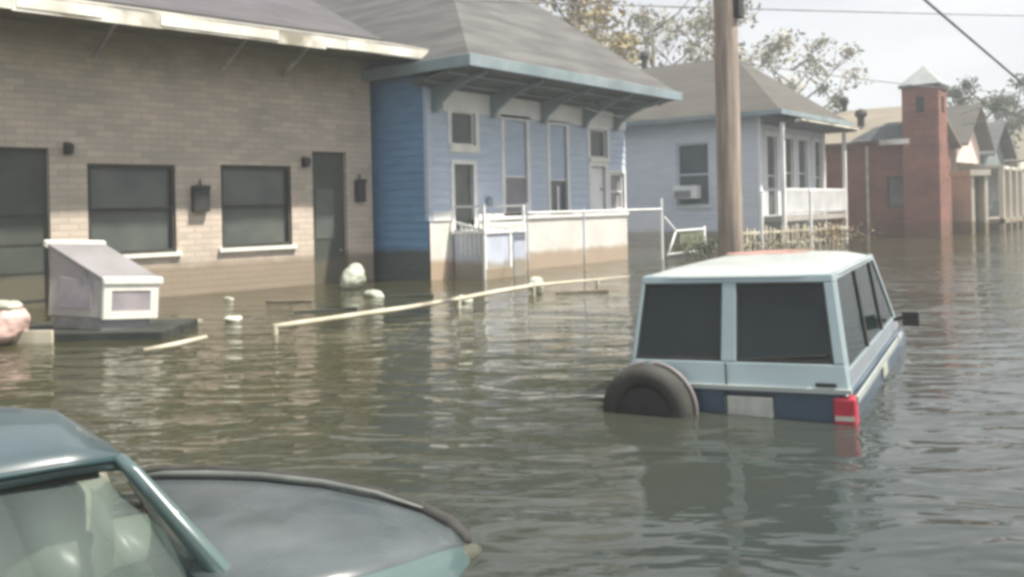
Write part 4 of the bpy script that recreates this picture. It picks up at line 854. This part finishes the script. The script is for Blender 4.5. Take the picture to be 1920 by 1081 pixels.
# near fender under the hood's near edge
b = MB(); N2 = [CW(430, 1112, .1), CW(520, 1112, .135), CW(610, 1094, .145), CW(700, 1072, .135), CW(765, 1052, .115), CW(815, 1036, .095), CW(850, 1026, .065), CW(876, 1020, .025)]
outv = (CW(700, 1110, .1) - CW(700, 1072, .1)).normalized()
for i, p in enumerate(N2):
    for (o_, dz) in ((0, 0), (.05, -.005), (.13, -.03), (.19, -.1), (.21, -.45)): q_ = p + outv * o_; b.v.append((q_.x, q_.y, q_.z + dz))
for i in range(len(N2) - 1):
    for k in range(4): j = i * 5 + k; b.f.append((j, j + 1, j + 6, j + 5))
b.build('fender', teal, car, smooth=True)
b = MB(); e = CW(872, 1040, .0); b.blob((e.x, e.y, -.01), (.045, .1, .05), 41, rough=.1); b.build('headlamp', mat('olive_lamp_lens', (.09, .09, .07), (.07, .07, .05), 6, .3), car, smooth=True)
# roof
Rn = [CW(232, 852, .52), CW(120, 868, .53), CW(0, 888, .53), CW(-200, 925, .52), CW(-480, 985, .48)]
Rf = [CW(205, 830, .53), CW(110, 808, .56), CW(0, 798, .57), CW(-200, 790, .57), CW(-480, 795, .54)]
b = MB()
for a, c in zip(Rn, Rf):
    c = c + (c - a).normalized() * .35 * (0 if a is Rn[0] else 1) 
    for k in range(7): t = k / 6; p = a.lerp(c, t); p.z += .05 * math.sin(math.pi * min(1, t)) ** .8 * (0 if a is Rn[0] else 1); b.v.append(tuple(p))
for i in range(4):
    for k in range(6): j = i * 7 + k; b.f.append((j, j + 1, j + 8, j + 7))
rfc = b.build('roof', roofm, car, smooth=True); so = rfc.modifiers.new('s', 'SOLIDIFY'); so.thickness = .03; so.offset = -1
dn = Vector((0, 0, -1))
b = MB(); b.tube([p + Vector((0, 0, -.012)) for p in Rn], .014, 8); b.build('drip_rail', mat('dark_teal_seal', (.03, .06, .065), (.02, .045, .05), 3, .4), car, smooth=True)
b = MB(); dr_ = [CW(243, 868, .48), CW(185, 872, .49), CW(120, 882, .49), CW(0, 905, .49), CW(-200, 948, .48), CW(-480, 1010, .44)]; b.tube(dr_, .026, 8); b.build('door_frame', teal, car, smooth=True)
b = MB(); b.tube([p + Vector((0, 0, -.035)) for p in dr_[1:]], .012, 8); b.build('window_seal', rubber, car, smooth=True)
pb = CW(470, 1135, .02)
b = MB(); b.tube([CW(222, 858, .51), CW(250, 885, .46), CW(330, 972, .27), pb], [.025, .03, .035, .045], 10); b.build('windscreen_pillar', teal, car, smooth=True)
# glass of the door and windscreen
cg = bpy.data.materials.new('clear_car_glass'); cg.use_nodes = True; n = cg.node_tree; bs = n.nodes['Principled BSDF']; bs.inputs['Base Color'].default_value = (.22, .26, .25, 1); bs.inputs['Roughness'].default_value = .3; bs.inputs['Specular IOR Level'].default_value = .3
tb = n.nodes.new('ShaderNodeBsdfTransparent'); tb.inputs[0].default_value = (.85, .92, .9, 1); ms = n.nodes.new('ShaderNodeMixShader'); ms.inputs[0].default_value = .22
n.links.new(tb.outputs[0], ms.inputs[1]); n.links.new(bs.outputs[0], ms.inputs[2]); n.links.new(ms.outputs[0], n.nodes['Material Output'].inputs[0])
b = MB(); dq = [d_ + Vector((0, 0, -.03)) for d_ in dr_[1:]]; lowp = [CW(420, 1092, .03), CW(300, 1150, .03), CW(120, 1200, .03), CW(-200, 1300, .02), CW(-480, 1400, .02)]
for i in range(4): b.quad(dq[i], dq[i + 1], lowp[i + 1], lowp[i])
dg = b.build('door_window', cg, car, smooth=True); so = dg.modifiers.new('s', 'SOLIDIFY'); so.thickness = .004
wsn = [CW(240, 868, .49), pb + Vector((-.0, .0, .03))]; wsf = [CW(200, 818, .52) , far[0]]
b = MB(); b.quad(wsn[0], wsn[1], wsf[1], wsf[0]); ws = b.build('windscreen', cg, car); so = ws.modifiers.new('s', 'SOLIDIFY'); so.thickness = .004
# seats and headrest inside
inw = (Rf[2] - Rn[2]); inw.z = 0; inw.normalize(); fw = (Rn[0] - Rn[2]); fw.z = 0; fw.normalize()
for (dx, dy, hh) in ((-.25, .38, .36), (-.2, .95, .38)):
    c = Vector((0, 0, 0)) + fw * dx + inw * dy; b = MB(); b.blob((c.x, c.y, .06), (.24, .26, hh * .85), 51, rough=.08); sb_ = b.build('seat', seatm, car, smooth=True)
    b = MB(); b.blob((c.x - fw.x * .05, c.y - fw.y * .05, .36), (.08, .13, .09), 52, rough=.05); b.build('headrest', mat('dull_grey_cloth', (.12, .125, .12), (.09, .095, .09), 4, 1.0, spec=0), sb_, smooth=True)
c = fw * .0 + inw * .5; b = MB(); b.blob((c.x, c.y, .0), (.2, .42, .12), 53, rough=.05); b.build('dashboard', seatm, car, smooth=True)

# ------------------------------------------------------------------ thin humid air
hm = bpy.data.materials.new('haze_air'); hm.use_nodes = True; n = hm.node_tree; n.nodes.remove(n.nodes['Principled BSDF'])
pv = n.nodes.new('ShaderNodeVolumePrincipled'); pv.inputs['Color'].default_value = (.90, .95, .98, 1); pv.inputs['Density'].default_value = .0034; pv.inputs['Anisotropy'].default_value = .2
n.links.new(pv.outputs[0], n.nodes['Material Output'].inputs['Volume'])
b = MB(); b.box(-260, 260, -90, 420, -2.2, 16); tag(b.build('haze', hm), kind='stuff')
